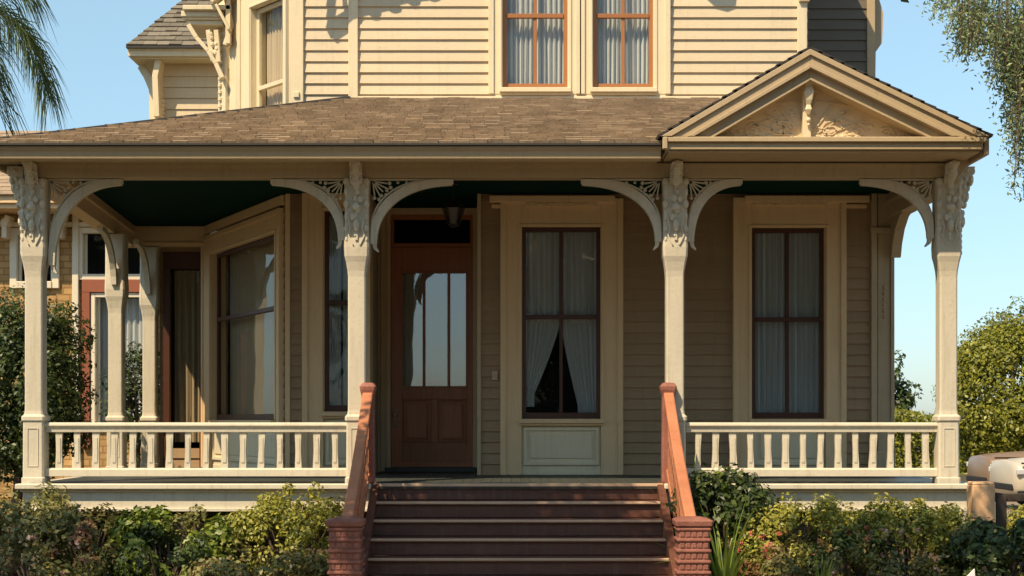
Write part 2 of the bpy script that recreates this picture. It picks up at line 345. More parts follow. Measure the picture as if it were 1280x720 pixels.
def window(fr, ca0, ca1, ctop, cbot, sa0, sa1, s1, s0, meet, cas='casing', sash='sashdark', panel=None, cur='plain', hood=True, muntin=True, label=None, glass='glass', curmat='curtain'):
    """ca*: casing outer; sa*: sash opening; panel: z of deck for a dado panel below"""
    m = MB().fr(*fr); t = .05
    bot = panel if panel is not None else cbot
    m.box(ca0, sa0, -.02, t, bot, ctop); m.box(sa1, ca1, -.02, t, bot, ctop); m.box(sa0, sa1, -.02, t, s1, ctop)
    # outer and inner mouldings
    m.box(ca0 - .012, ca0 + .045, -.01, t + .02, bot, ctop + .01); m.box(ca1 - .045, ca1 + .012, -.01, t + .02, bot, ctop + .01)
    m.box(ca0 + .045, ca1 - .045, -.01, t + .018, ctop - .045, ctop + .01)
    m.box(sa0 - .035, sa0 - .006, 0, t + .012, s0, s1 + .03); m.box(sa1 + .006, sa1 + .035, 0, t + .012, s0, s1 + .03)
    m.box(sa0 - .006, sa1 + .006, 0, t + .010, s1 + .004, s1 + .03)
    # reveal
    m.box(sa0 - .01, sa0 + .004, -.14, -.02, s0, s1); m.box(sa1 - .004, sa1 + .01, -.14, -.02, s0, s1)
    if panel is not None:
        m2 = m; m = MB().fr(*fr); m.box(sa0 + .001, sa1 - .001, -.02, .012, panel, s0 - .076)
        i0, i1, j0, j1 = sa0 + .02, sa1 - .02, panel + .1, s0 - .09
        for (q0, q1, r0, r1) in ((i0, i1, j1 - .035, j1), (i0, i1, j0, j0 + .035), (i0, i0 + .035, j0 + .035, j1 - .035), (i1 - .035, i1, j0 + .035, j1 - .035)):
            m.box(q0, q1, .01, .034, r0, r1)
        m.box(i0 + .07, i1 - .07, .01, .024, j0 + .07, j1 - .07)
        m.box(sa0 - .001, sa1 + .001, .0, .02, panel, panel + .045)
    dado = None
    if panel is not None: dado, m = m, m2
    o = m.build('window', cas, H, bevel=.004)
    if dado: dado.build('dado_panel', 'cream', o, bevel=.003)
    if label: o['label'] = label
    m = MB().fr(*fr); m.box(sa0 - .03, sa1 + .03, -.12, t + .05, s0 - .05, s0 - .004); m.box(sa0 - .02, sa1 + .02, -.02, t + .02, s0 - .075, s0 - .05)
    m.build('sill', cas, o, bevel=.004)
    m = MB().fr(*fr); k = .045
    b0, b1 = -.07, -.03
    a0, a1 = sa0, sa1
    m.box(a0, a0 + k, b0, b1, s0, s1); m.box(a1 - k, a1, b0, b1, s0, s1)
    m.box(a0 + k, a1 - k, b0, b1, s0, s0 + .06); m.box(a0 + k, a1 - k, b0, b1, s1 - k, s1)
    if meet: m.box(a0 + k, a1 - k, b0, b1 + .012, meet - .022, meet + .022)
    if muntin:
        c = (a0 + a1) / 2; zz = [(s0 + .06, (meet or s1 - k + .022) - .022)] + ([(meet + .022, s1 - k)] if meet else [])
        for z0, z1 in zz: m.box(c - .018, c + .018, b0 + .004, b1 - .004, z0, z1)
    m.build('sash', sash, o, bevel=.003)
    m = MB().fr(*fr); m.add([(a0 + .01, -.052, s0 + .01), (a1 - .01, -.052, s0 + .01), (a1 - .01, -.052, s1 - .01), (a0 + .01, -.052, s1 - .01)], [(0, 1, 2, 3)])
    m.build('pane', glass, o)
    if cur:
        m = MB().fr(*fr); c = (a0 + a1) / 2; top = s1 - .02; mid = meet or (s0 + s1) / 2
        if cur == 'tied':
            curtain(m, a0 + .02, c + .01, mid - .05, top, -.13, 6); curtain(m, c - .01, a1 - .02, mid - .05, top, -.13, 6)
            curtain(m, a0 + .03, c, s0 + .12, mid + .0, -.17, 7, .016, (-1, .1)); curtain(m, c, a1 - .03, s0 - .02, mid + .0, -.17, 7, .016, (1, .42))
        elif cur == 'blind':
            m.box(a0 + .03, a1 - .03, -.2, -.18, s0, s1)
        else:
            curtain(m, a0 + .01, c - .01, s0 - .02, top, -.15, 6); curtain(m, c + .01, a1 - .01, s0 - .02, top, -.15, 6)
        m.build('curtain', 'blind' if cur == 'blind' else curmat, o, smooth=(cur != 'blind'))
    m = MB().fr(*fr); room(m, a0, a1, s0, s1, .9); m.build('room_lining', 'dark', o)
    return o

FW = ((0, WY, 0),)
window(FW, w1['c0'], w1['c1'], w1['top'], DK, X(652, Y), X(751, Y), Z(284, Y), Z(523, Y), Z(396, Y), panel=DK + .003, cur='tied', label='tall window with tied back lace curtains over a raised panel')
window(FW, w2['c0'], w2['c1'], w2['top'], DK, X(939, Y), X(1031, Y), Z(285, Y), Z(523, Y), Z(399, Y), panel=DK + .003, label='tall window with straight sheer curtains behind the right railing')
# small head ornaments above the windows, ceiling crown
for (p, q) in ((612, 768), (930, 1085)):
    m = MB().fr((0, WY, 0)); m.box(X(p, Y), X(q, Y), .0, .087, 3.915, 3.985); m.box(X(p, Y) + .02, X(q, Y) - .02, 0, .045, 3.86, 3.90)
    m.build('crown_moulding', 'casing', H, bevel=.006)
for w in (w1, w2):
    m = MB().fr((0, WY, 0))
    c = (w['c0'] + w['c1']) / 2; z = w['top'] - .05
    for i in range(-4, 5):
        m.sph(c + i * .075, .075, z + .014 * math.cos(i * 1.4), .026, 1.3, .6, .8)
    m.box(c - .36, c + .36, .05, .085, z - .02, z + .012)
    m.build('carved_head', 'casing', H)

# ---- corner pilaster at right end of front wall
m = MB().fr((0, WY, 0)); a = X(1088, Y)
m.box(a, a + .06, 0, .05, DK, WTOP); m.box(a + .07, a + .2, 0, .03, DK, WTOP); m.box(a + .2, a + .235, -.16, .05, DK, WTOP)
m.box(a - .01, a + .24, -.02, .07, DK, DK + .25); m.box(a - .01, a + .25, -.02, .08, 3.6, 3.66)
for i in range(6): m.sph(a + .135, .04, 2.75 + i * .06, .02, .9, .6, 1)
m.build('corner_pilaster', 'tan', H, bevel=.004)
m = MB().fr((a + .2, WY, 0), (0, 1, 0), (1, 0, 0)); siding(m, .05, 5, DK - .9, 4.2); m.build('side_wall', 'siding', H)

# ---- recessed entry
DY = 17.2
rl, rr = X(463, WY), wl                      # recess sides (x)
m = MB().fr((rl, WY, 0), (0, 1, 0), (1, 0, 0))
m.box(0, DY - WY, -.05, 0, DK, WTOP); m.box(.05, .12, 0, .015, DK, WTOP); m.box(DY - WY - .25, DY - WY - .1, 0, .02, DK, WTOP)
m.build('entry_side_wall', 'tan', H, bevel=.003)
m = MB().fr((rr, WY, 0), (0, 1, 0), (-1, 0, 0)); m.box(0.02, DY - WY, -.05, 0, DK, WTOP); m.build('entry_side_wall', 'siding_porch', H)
m = MB().fr((0, WY, 0)); m.box(rr - .004, rr + .035, -.03, .04, DK, WTOP); m.build('corner_board', 'tan', H, bevel=.004)
dx0, dx1 = X(489, DY), X(591, DY); dz0, dz1 = DK + .05, Z(309, DY); tz = Z(271, DY)
m = MB().fr((0, DY, 0))
m.box(rl - .05, dx0 - .05, -.05, .03, DK, WTOP); m.box(dx0 - .16, dx0 - .05, .03, .05, DK, tz + .1); m.box(dx0 - .05, dx0 - .002, -.06, .07, DK, tz + .02)
m.box(dx1 + .002, dx1 + .05, -.06, .07, DK, tz + .02); m.box(dx1 + .05, rr + .05, -.05, .03, DK, WTOP)
m.box(dx0 - .05, dx1 + .05, -.05, .03, tz + .02, WTOP); m.box(dx0 - .08, dx1 + .08, .03, .075, tz + .02, tz + .19)
m.build('door_surround', 'casing', H, bevel=.004)
m = MB().fr((0, DY, 0)); m.box(dx0 - .05, dx1 + .05, -.1, .25, DK + .002, DK + .05); m.build('door_threshold', 'deck', H, bevel=.005)
# door
gx0, gx1, gz0, gz1 = X(503, DY), X(583, DY), Z(483, DY), Z(341, DY)
m = MB().fr((0, DY, 0)); t0, t1 = -.045, -.002
m.box(dx0, gx0, t0, t1, dz0, dz1); m.box(gx1, dx1, t0, t1, dz0, dz1); m.box(gx0, gx1, t0, t1, gz1, dz1)
pz0, pz1 = Z(553, DY), Z(499, DY)
m.box(gx0, gx1, t0, t1, pz1, gz0); m.box(gx0, gx1, t0, t1, dz0, pz0)
mc = (gx0 + gx1) / 2; m.box(mc - .035, mc + .035, t0, t1, pz0, pz1)
for q0, q1 in ((gx0, mc - .035), (mc + .035, gx1)):
    m.box(q0, q1, t0, -.025, pz0, pz1); m.box(q0 + .04, q1 - .04, -.026, .012, pz0 + .04, pz1 - .04); m.box(q0 + .055, q1 - .055, .0, .018, pz0 + .055, pz1 - .055)
    for (e0, e1, g0, g1) in ((q0, q0 + .012, pz0, pz1), (q1 - .012, q1, pz0, pz1)): m.box(e0, e1, -.026, .006, g0, g1)
    m.box(q0 + .012, q1 - .012, -.026, .006, pz1 - .012, pz1); m.box(q0 + .012, q1 - .012, -.026, .006, pz0, pz0 + .012)
for (e0, e1, g0, g1) in ((gx0 - .02, gx0 + .006, gz0 - .02, gz1 + .02), (gx1 - .006, gx1 + .02, gz0 - .02, gz1 + .02), (gx0, gx1, gz1 - .004, gz1 + .02), (gx0, gx1, gz0 - .02, gz0 + .004)): m.box(e0, e1, -.03, .01, g0, g1)
m.box(dx0, dx1, -.001, .012, dz0, dz0 + .06)
for pq in (530, 561): m.box(X(pq, DY) - .016, X(pq, DY) + .016, -.034, -.008, gz0, gz1)
door = m.build('front_door', 'door', H, bevel=.003)
m = MB().fr((0, DY, 0)); m.add([(gx0, -.02, gz0), (gx1, -.02, gz0), (gx1, -.02, gz1), (gx0, -.02, gz1)], [(0, 1, 2, 3)]); m.build('door_pane', 'glass_door', door)
m = MB().fr((0, DY, 0)); curtain(m, gx0, gx1, gz0 - .02, gz1, -.12, 8, .012); m.build('door_curtain', 'blind', door, smooth=True)
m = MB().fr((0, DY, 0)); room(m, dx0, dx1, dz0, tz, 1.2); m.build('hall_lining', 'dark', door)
m = MB().fr((0, DY, 0)); hx = dx0 + .045
m.box(hx - .02, hx + .02, -.002, .008, 1.62, 1.83); m.sph(hx, .05, 1.76, .028); m.tube([(hx, 0, 1.76), (hx, .05, 1.76)], .01); m.sph(hx, .015, 1.66, .012)
m.build('door_handle', 'brass', door, smooth=True)
m = MB().fr((0, DY, 0)); m.box(dx0, dx1, -.05, -.002, dz1 + .003, dz1 + .045); m.box(dx0, dx1, -.05, -.002, tz - .03, tz + .018)
m.box(dx0, dx0 + .03, -.05, -.002, dz1 + .045, tz - .03); m.box(dx1 - .03, dx1, -.05, -.002, dz1 + .045, tz - .03)
tr = m.build('transom_window', 'door', H, bevel=.003)
m = MB().fr((0, DY, 0)); m.add([(dx0, -.03, dz1 + .03), (dx1, -.03, dz1 + .03), (dx1, -.03, tz), (dx0, -.03, tz)], [(0, 1, 2, 3)]); m.build('pane', 'glass', tr)
m = MB().fr((0, WY, 0)); m.box(X(615, Y), X(622, Y), .018, .04, Z(475, Y), Z(464, Y)); m.box(X(617, Y), X(620, Y), .04, .05, Z(471, Y), Z(468, Y)); m.build('doorbell', 'brass', H, bevel=.002)

# ---- window left of the entry (front plane)
wa, wb = X(380, Y), X(462, Y)
window(FW, wa, wb + .0, Z(243, Y), DK + .003, X(405, Y), X(446, Y), Z(264, Y), Z(514, Y), Z(378, Y), panel=DK + .003, muntin=False, label='narrow dark window between the bay and the front door')
m = MB().fr((0, WY, 0)); siding(m, X(362, Y), wa + .02, DK + .002, WTOP); siding(m, wa + .02, wb, Z(243, Y) + .01, WTOP); m.build('front_wall', 'siding_porch', H)
m = MB().fr((0, WY, 0)); m.box(X(357, Y), X(363, Y), -.03, .03, DK, WTOP); m.build('corner_board', 'casing', H, bevel=.004)

# ---- angled bay wall with the big window
Bx0, Bx1, BY0, BY1 = X(357, WY), X(256, 18.75), WY, 18.75
u = Vector((Bx0 - Bx1, BY0 - BY1, 0)).normalized(); nn = Vector((u.y, -u.x, 0))
if nn.y > 0: nn = -nn
BF = ((Bx1, BY1, 0), tuple(u), tuple(nn)); BL = math.hypot(Bx0 - Bx1, BY0 - BY1)
zt = 3.86; sb = 1.66
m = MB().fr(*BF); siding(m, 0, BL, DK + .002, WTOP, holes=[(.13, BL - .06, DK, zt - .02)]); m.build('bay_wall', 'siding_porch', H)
window(BF, .08, BL - .03, zt, DK + .003, .40, BL - .20, zt - .22, 1.70, 2.87, panel=DK + .003, cur='blind', muntin=False, glass='glass_bay', label='large angled bay window reflecting the trees')
m = MB().fr(*BF); m.box(-.02, BL, .0, .05, 3.9, 4.0); m.build('crown_moulding', 'casing', H, bevel=.006)
# wall returning to the left at the back of the side porch
m = MB().fr((0, 18.75, 0)); xr = Bx1; xl = X(200, 18.75)
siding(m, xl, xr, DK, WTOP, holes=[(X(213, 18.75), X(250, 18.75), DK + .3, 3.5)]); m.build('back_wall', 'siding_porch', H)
m = MB().fr((0, 18.75, 0)); m.box(X(205, 18.75), X(213, 18.75), 0, .04, DK, 3.7); m.box(X(250, 18.75), X(257, 18.75), 0, .04, DK, 3.7); m.box(X(205, 18.75), X(257, 18.75), 0, .045, 3.5, 3.7)
bwn = m.build('window', 'sashdark', H, bevel=.004); bwn['label'] = 'narrow dark window at the back of the side porch'
m = MB().fr((0, 18.75, 0)); m.add([(X(212, 18.75), -.02, DK + .3), (X(251, 18.75), -.02, DK + .3), (X(251, 18.75), -.02, 3.5), (X(212, 18.75), -.02, 3.5)], [(0, 1, 2, 3)]); m.build('pane', 'glass_bay', bwn)
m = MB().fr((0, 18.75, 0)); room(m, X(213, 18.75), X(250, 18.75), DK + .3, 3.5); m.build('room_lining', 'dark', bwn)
m = MB().fr((0, 18.75, 0)); curtain(m, X(215, 18.75), X(248, 18.75), DK + .3, 3.5, -.17, 4, .03); m.build('curtain', 'blind', bwn, smooth=True)

# ---- porch deck, skirt
PL, PR = X(30, 13.9), X(1217, 13.9)
m = MB().world(); x = PL
while x < PR - .01:
    x2 = min(x + .09, PR)
    m.box(x, x2 - .003, 13.8, WY + .02, DK - .04, DK); x = x2
x = PL - .15
while x < Bx0:
    x2 = x + .09
    yb = 19 if x2 < Bx1 else BY1 + (x2 - Bx1) / (Bx0 - Bx1) * (BY0 - BY1)
    if x >= PL: m.box(x, x2 - .003, WY + .02, yb, DK - .04, DK)
    x = x2
x = rl
while x < rr - .01: x2 = min(x + .09, rr); m.box(x, x2 - .003, WY + .02, DY, DK - .04, DK); x = x2
m.build('porch_deck', 'deck', H)
m = MB().world(); SL, SR = X(470, 13.8), X(824, 13.8)
for i, (p, q) in enumerate(((PL - .03, SL - .04), (SR + .04, PR + .02))):
    m = MB().world(); m.box(p, q, 13.73, 13.84, DK - .045, DK + .004); m.box(p + .03, q, 13.775, 13.86, DK - .07, DK - .045)
    if i: m.box(PR - .06, PR + .02, 13.84, WY, DK - .045, DK + .002)
    else: m.box(PL - .03, PL + .06, 13.84, 19, DK - .045, DK + .002)
    m.build('porch_nosing', 'ivory', H, bevel=.008)
zb = Z(637, 13.9)
m = MB().world(); m.box(PL + .02, SL - .05, 13.80, 13.84, zb, DK - .06); m.box(PL + .02, SL - .05, 13.78, 13.801, zb - .012, zb + .02); m.box(PL + .02, PL + .05, 13.84, 19, zb, DK - .05)
m.build('porch_skirt', 'ivory', H, bevel=.004)
m = MB().world(); m.box(SR + .05, PR - .02, 13.80, 13.84, zb, DK - .06); m.box(SR + .05, PR - .02, 13.78, 13.801, zb - .012, zb + .02); m.box(PR - .05, PR - .02, 13.84, WY, zb, DK - .05)
m.build('porch_skirt', 'ivory', H, bevel=.004)
m = MB().world(); m.box(PL + .1, PR - .1, 13.99, 14.06, 0, zb + .1); m.box(PL + .1, PL + .17, 14.06, 19, 0, zb + .1)
m.build('foundation_wall', 'brickbase', H)

# ---- porch beams, frieze, ceiling
BB = Z(222, 13.93)                            # beam bottom
m = MB().world(); bl, br = X(40, 14), X(1190, 14)
m.box(bl, br, 13.92, 14.10, BB, BB + .115); m.box(bl, br, 13.95, 14.08, BB + .115, 4.02); m.box(bl, br, 13.90, 13.92, BB + .098, BB + .128); m.box(bl, br, 13.91, 13.95, 3.93, 3.97)
m.build('front_beam', 'tan', H, bevel=.005)
m = MB()
d = Vector((X(160, 18.8) - (bl + .06), 18.8 - 14.1, 0)); m.fr((bl + .06, 14.1, 0), tuple(d.normalized()), (1, 0, 0))
m.n = Vector((d.normalized().y, -d.normalized().x, 0)); m.box(0, d.length, -.06, .10, 3.76, 4.02); m.box(0, d.length, .10, .125, 3.90, 3.94)
m.build('side_beam', 'casing', H, bevel=.005)
m = MB().world(); m.box(X(163, 18.7), X(262, 18.7), 18.62, 18.74, 3.76, 4.0); m.box(X(163, 18.7), X(262, 18.7), 18.6, 18.62, 3.78, 3.81); m.build('back_beam', 'casing', H, bevel=.005)
m = MB().world(); m.box(3.84, 4.0, 14.1, 16.5, 3.76, 4.02); m.box(3.81, 3.84, 14.1, 16.1, 3.9, 3.94); m.build('side_beam', 'tan', H, bevel=.005)
m = MB().world(); m.box(bl - .2, br, 14.08, 19.2, 4.01, 4.03); m.build('porch_ceiling', 'green', H)
EY = 13.5                                     # eave line
m = MB().world(); eR = X(826, EY); eL = X(-25, EY)
m.box(eL, eR, EY + .02, 13.95, 3.97, 3.99); m.build('soffit', 'tan', H)
m = MB().world()
m.prism_side([(EY, 3.945), (EY + .035, 3.925), (EY + .05, 4.02), (EY + .03, 4.05), (EY - .03, 4.05), (EY - .035, 4.03), (EY - .012, 4.005), (EY - .005, 3.965)], eL, eR)
m.box(eL - .02, eL + .02, EY + .04, 19, 3.93, 4.045)
m.build('eave_fascia', 'tan', H, bevel=.002)
m = MB().world(); m.box(eL - .05, eR, EY - .06, EY + .05, 4.052, 4.068); m.build('drip_edge', 'shingle_edge', H)
# roof
e0 = Vector((eL - .04, EY - .05, 4.072)); e1 = Vector((X(845, EY), EY - .05, 4.072)); RT = Z(123.5, WY)
t0 = Vector((X(442, WY), WY, RT)); t1 = Vector((X(1000, WY), WY, RT))
m = MB(); shingles(m, e0, e1, t1, t0, w=.15, e=.105, th=.022)
roof = m.build('porch_roof', 'shingle', H)
m = MB().world()
m.add([tuple(e0 - Vector((0, 0, .012))), tuple(e1 - Vector((0, 0, .012))), tuple(t1 - Vector((0, 0, .012))), tuple(t0 - Vector((0, 0, .012))),
       (-3.2, 18, 4.72), (eL - .04, 19, 4.06), (X(442, WY), 18, 4.9)], [(0, 1, 2, 3), (0, 3, 6, 4, 5)])
m.build('roof_deck', 'shingle_edge', roof)
m = MB().world(); m.tube([tuple(e0), tuple(t0 + Vector((0, 0, .012)))], .025, 6); m.tube([tuple(t0 + Vector((0, -.01, .01))), tuple(t1 + Vector((0, -.01, .01)))], .012, 6)
m.build('hip_cap', 'shingle_edge', roof)

# ---- pediment (gabled corner roof)
GY = 13.38; gz = lambda py: Z(py, GY); gx = lambda px: X(px, GY)
apx, apz = gx(1012), gz(62); lx, lz = gx(826), gz(171); rx, rz = gx(1236), gz(171)
m = MB().fr((0, GY, 0))
def rake(m, o, w, b0, b1):
    """band parallel to both rakes, o below the outer line, w wide"""
    for (ex, ez) in ((lx, lz), (rx, rz)):
        dx, dz = apx - ex, apz - ez; l = math.hypot(dx, dz); nx, nz = (dz / l, -dx / l); 
        if nz > 0: nx, nz = -nx, -nz
        sgn = 1 if ex < apx else -1
        # vertical drops keep the mitre at the apex plumb
        v0 = o / abs(nz); v1 = (o + w) / abs(nz)
        # foot: stop on the base line
        def foot(v): t = v / (apz - ez); return ex + (apx - ex) * t
        m.prism([(foot(v0), ez), (apx, apz - v0), (apx, apz - v1), (foot(v1), ez)] if v0 > 0 else [(ex, ez), (apx, apz), (apx, apz - v1), (foot(v1), ez)], b0, b1)
rake(m, 0, .045, -.02, .035); rake(m, .043, .07, -.05, .012); rake(m, .112, .03, -.10, .03); rake(m, .14, .07, -.2, -.03); rake(m, .208, .02, -.3, -.01)
ped = m.build('pediment', 'tan', H, bevel=.003)
m = MB().fr((0, GY, 0)); m.box(gx(830), gx(1233), -.45, .03, gz(178), gz(171.5)); m.box(gx(833), gx(1229), -.5, .0, gz(187), gz(178)); m.box(gx(836), gx(1226), -.5, -.03, gz(190), gz(187))
m.box(gx(828), gx(834), -.02, .045, gz(187), gz(172)); m.build('pediment_cornice', 'tan', ped, bevel=.006)
m = MB().fr((0, GY, 0)); T = -.20
m.prism([(gx(850), gz(172)), (apx, gz(80)), (gx(1205), gz(172))], T - .05, T); m.build('tympanum', 'tan2', ped)
m = MB().fr((0, GY, 0)); b0, b1 = T, T + .012        # raised sunburst strips, fan lines
bx, bz = apx, gz(171)
for k, ang in enumerate((18, 33, 52, 76, 104, 128, 147, 162)):
    a = R(ang); l1 = .85 if 20 < ang < 160 and abs(ang - 90) > 40 else .42
    # clip to the raking line
    for tt in range(60):
        L1 = .1 + tt * .02; px_, pz_ = bx + L1 * math.cos(a), bz + L1 * math.sin(a)
        lim = (apz - .30) - (abs(px_ - apx) * ((apz - lz) / (apx - lx) if px_ < apx else (apz - rz) / (rx - apx)))
        if pz_ > lim: break
    m.band([(bx + .12 * math.cos(a), bz + .12 * math.sin(a)), (bx + (L1 - .02) * math.cos(a), bz + (L1 - .02) * math.sin(a))], .012, b0, b1)
for rad in (.2, .36, .55):
    pts = [(bx + rad * 1.5 * math.cos(R(t)), bz + rad * .62 * math.sin(R(t))) for t in range(4, 177, 8)]
    m.band(pts, .012, b0, b1 - .005)
for i in range(70):
    q = random.uniform(-1, 1); sx = apx + q * .95; zz_ = bz + random.random() ** 1.4 * (apz - .36 - bz) * (1 - abs(q)) * .95
    if abs(sx - apx) > .07: m.sph(sx, b1 - .012, zz_ + .02, random.uniform(.01, .022), random.uniform(.8, 2), .7, random.uniform(.6, 1.4), 6, 4)
for k in range(6):
    sx = apx + (-1 if k % 2 else 1) * (.22 + .24 * (k // 2)); rr_ = .10 - .02 * (k // 2)
    m.band([(sx + rr_ * (1 - t / 26) * math.cos(t * .45), bz + .10 - .015 * (k // 2) + rr_ * .8 * (1 - t / 26) * math.sin(t * .45)) for t in range(20)], .012, b0, b1)
for i in range(26):
    sx = gx(905 + i * 8.6)
    if abs(sx - apx) > .08: m.sph(sx, b1 - .012, gz(169 - random.random() * 3), .016 + random.random() * .012, 1.2, .8, 1)
m.build('carved_relief', 'tan2', ped)
m = MB().fr((0, GY, 0)); a = apx
m.box(a - .035, a + .035, T, -.12, gz(171), gz(100)); m.loft8(a + .01, -.11, [(gz(140), .012), (gz(134), .03), (gz(128), .018), (gz(122), .034), (gz(112), .045), (gz(104), .03), (gz(97), .045), (gz(94), .045)])
m.sph(a + .01, -.10, gz(147), .022); m.sph(a + .01, -.10, gz(153), .015)
m.build('king_post', 'cream', ped, bevel=.003)
# gable roof surfaces
ov = .03
Af = Vector((lx - .02, GY - ov, lz + .006)); Bf = Vector((apx, GY - ov, apz + .018)); Cf = Vector((rx + .02, GY - ov, rz + .006))
Ab = Af.copy(); Ab.y = WY; Bb = Bf.copy(); Bb.y = WY; Cb = Cf.copy(); Cb.y = 17.2
m = MB(); shingles(m, Cb, Cf, Bf, Vector((apx, WY, apz + .018)), w=.17, e=.105); shingles(m, Af, Ab, Bb, Bf, w=.17, e=.105)
gr = m.build('gable_roof', 'shingle_edge', ped)
m = MB().world(); m.add([tuple(Af), tuple(Ab), tuple(Bb), tuple(Bf), tuple(Cf), tuple(Cb)], [(0, 1, 2, 3), (3, 2, 5, 4)])
m.build('gable_roof_deck', 'shingle_edge', gr)
# side eave of gable roof, right: soffit sloping back, fascia
m = MB().world(); m.fr((0, 0, 0), (1, 0, 0), (0, 1, 0)); m.prism([(X(1190, 14) - .02, rz - .33), (rx - .03, rz - .15), (rx - .03, rz - .10), (X(1190, 14) - .02, rz - .10)], GY + .45, 17.1); m.box(rx - .03, rx + .01, GY + .02, 17.2, rz - .15, rz)
m.build('side_soffit', 'tan', ped, bevel=.004)

# ---- porch posts
def arc_bracket(parent, px_post, side, reach, drop, Yp=14.0):
    """curved spandrel bracket: px_post is world x of post edge; side +-1; reach/drop in m"""
    m = MB().fr((px_post, Yp, 0)); top = BB - .004; s = side
    n = 16; pts = []
    for i in range(n + 1):
        t = i / n * math.pi / 2
        # from post foot (0,-drop) to beam tip (reach,0): superelliptic quarter curve bulging towards corner
        x = reach * (1 - math.cos(t) ** .85); z = -drop * (1 - math.sin(t) ** .85)
        pts.append((s * (x + .03), top + z - .03))
    w = [.055 + .03 * math.sin(i / n * math.pi) for i in range(n + 1)]; w[-1] = .05
    m.band(pts, w, -.03, .03)
    m.band([(s * (reach - .1), top - .022), (s * (reach + .04), top - .022)], .04, -.028, .028)      # tip block
    m.band([(s * .03, top - drop + .0), (s * .045, top - drop - .07), (s * .075, top - drop - .10)], [.04, .03, .012], -.022, .022)  # foot drop
    # second thin rib and spindles in the spandrel
    pts2 = [(s * (reach * .80 * (1 - math.cos(i / n * math.pi / 2) ** .9) + .01), top - .01 - drop * .82 * (1 - math.sin(i / n * math.pi / 2) ** .9)) for i in range(n + 1)]
    m.band(pts2, .016, -.012, .016)
    m.box(min(0, s * reach * .85), max(0, s * reach * .85), -.014, .014, top - .012, top)
    cx, cz = s * .06, top - .06
    for k in range(5):
        a = R(8 + k * 18.5); L1 = .13 + .03 * (k % 2)
        m.band([(s * .02, top - .02), (s * (.02 + L1 * math.cos(a)), top - .02 - L1 * math.sin(a))], .012, -.008, .012)
    for k in range(7):
        a = R(6 + k * 13); rr_ = .15 + .02 * (k % 2)
        m.sph(s * (.02 + rr_ * math.cos(a)), 0.006, top - .02 - rr_ * math.sin(a), .018, 1, .8, 1, 6, 4)
    for k in range(4): m.sph(s * (reach * (.35 + .11 * k)), .0, top - .03, .014, 1, .8, 1, 6, 4)
    return m.build('curved_bracket', 'ivory', parent)
def console(m, a, b, zt, zb, w=.09, out=.14):
    """carved scroll console; grows outwards towards the top; local frame of m"""
    h = zt - zb; prof = [(b, zb)]
    for i in range(15):
        t = i / 14; o = out * (.15 + .85 * t ** 1.5) + .018 * math.sin(t * 15)
        prof.append((b + o, zb + h * t))
    prof.append((b, zt)); m.prism_side(prof, a - w / 2, a + w / 2)
    for i in range(7):
        t = (i + .5) / 7; o = out * (.15 + .85 * t ** 1.5)
        m.sph(a, b + o + .012, zb + h * t, w * random.uniform(.3, .5), 1.1, .7, random.uniform(.8, 1.3), 8, 5)
        for sg in (-1, 1): m.sph(a + sg * w * .5, b + o * .6, zb + h * t, w * .22, .7, 1.2, 1, 6, 4)
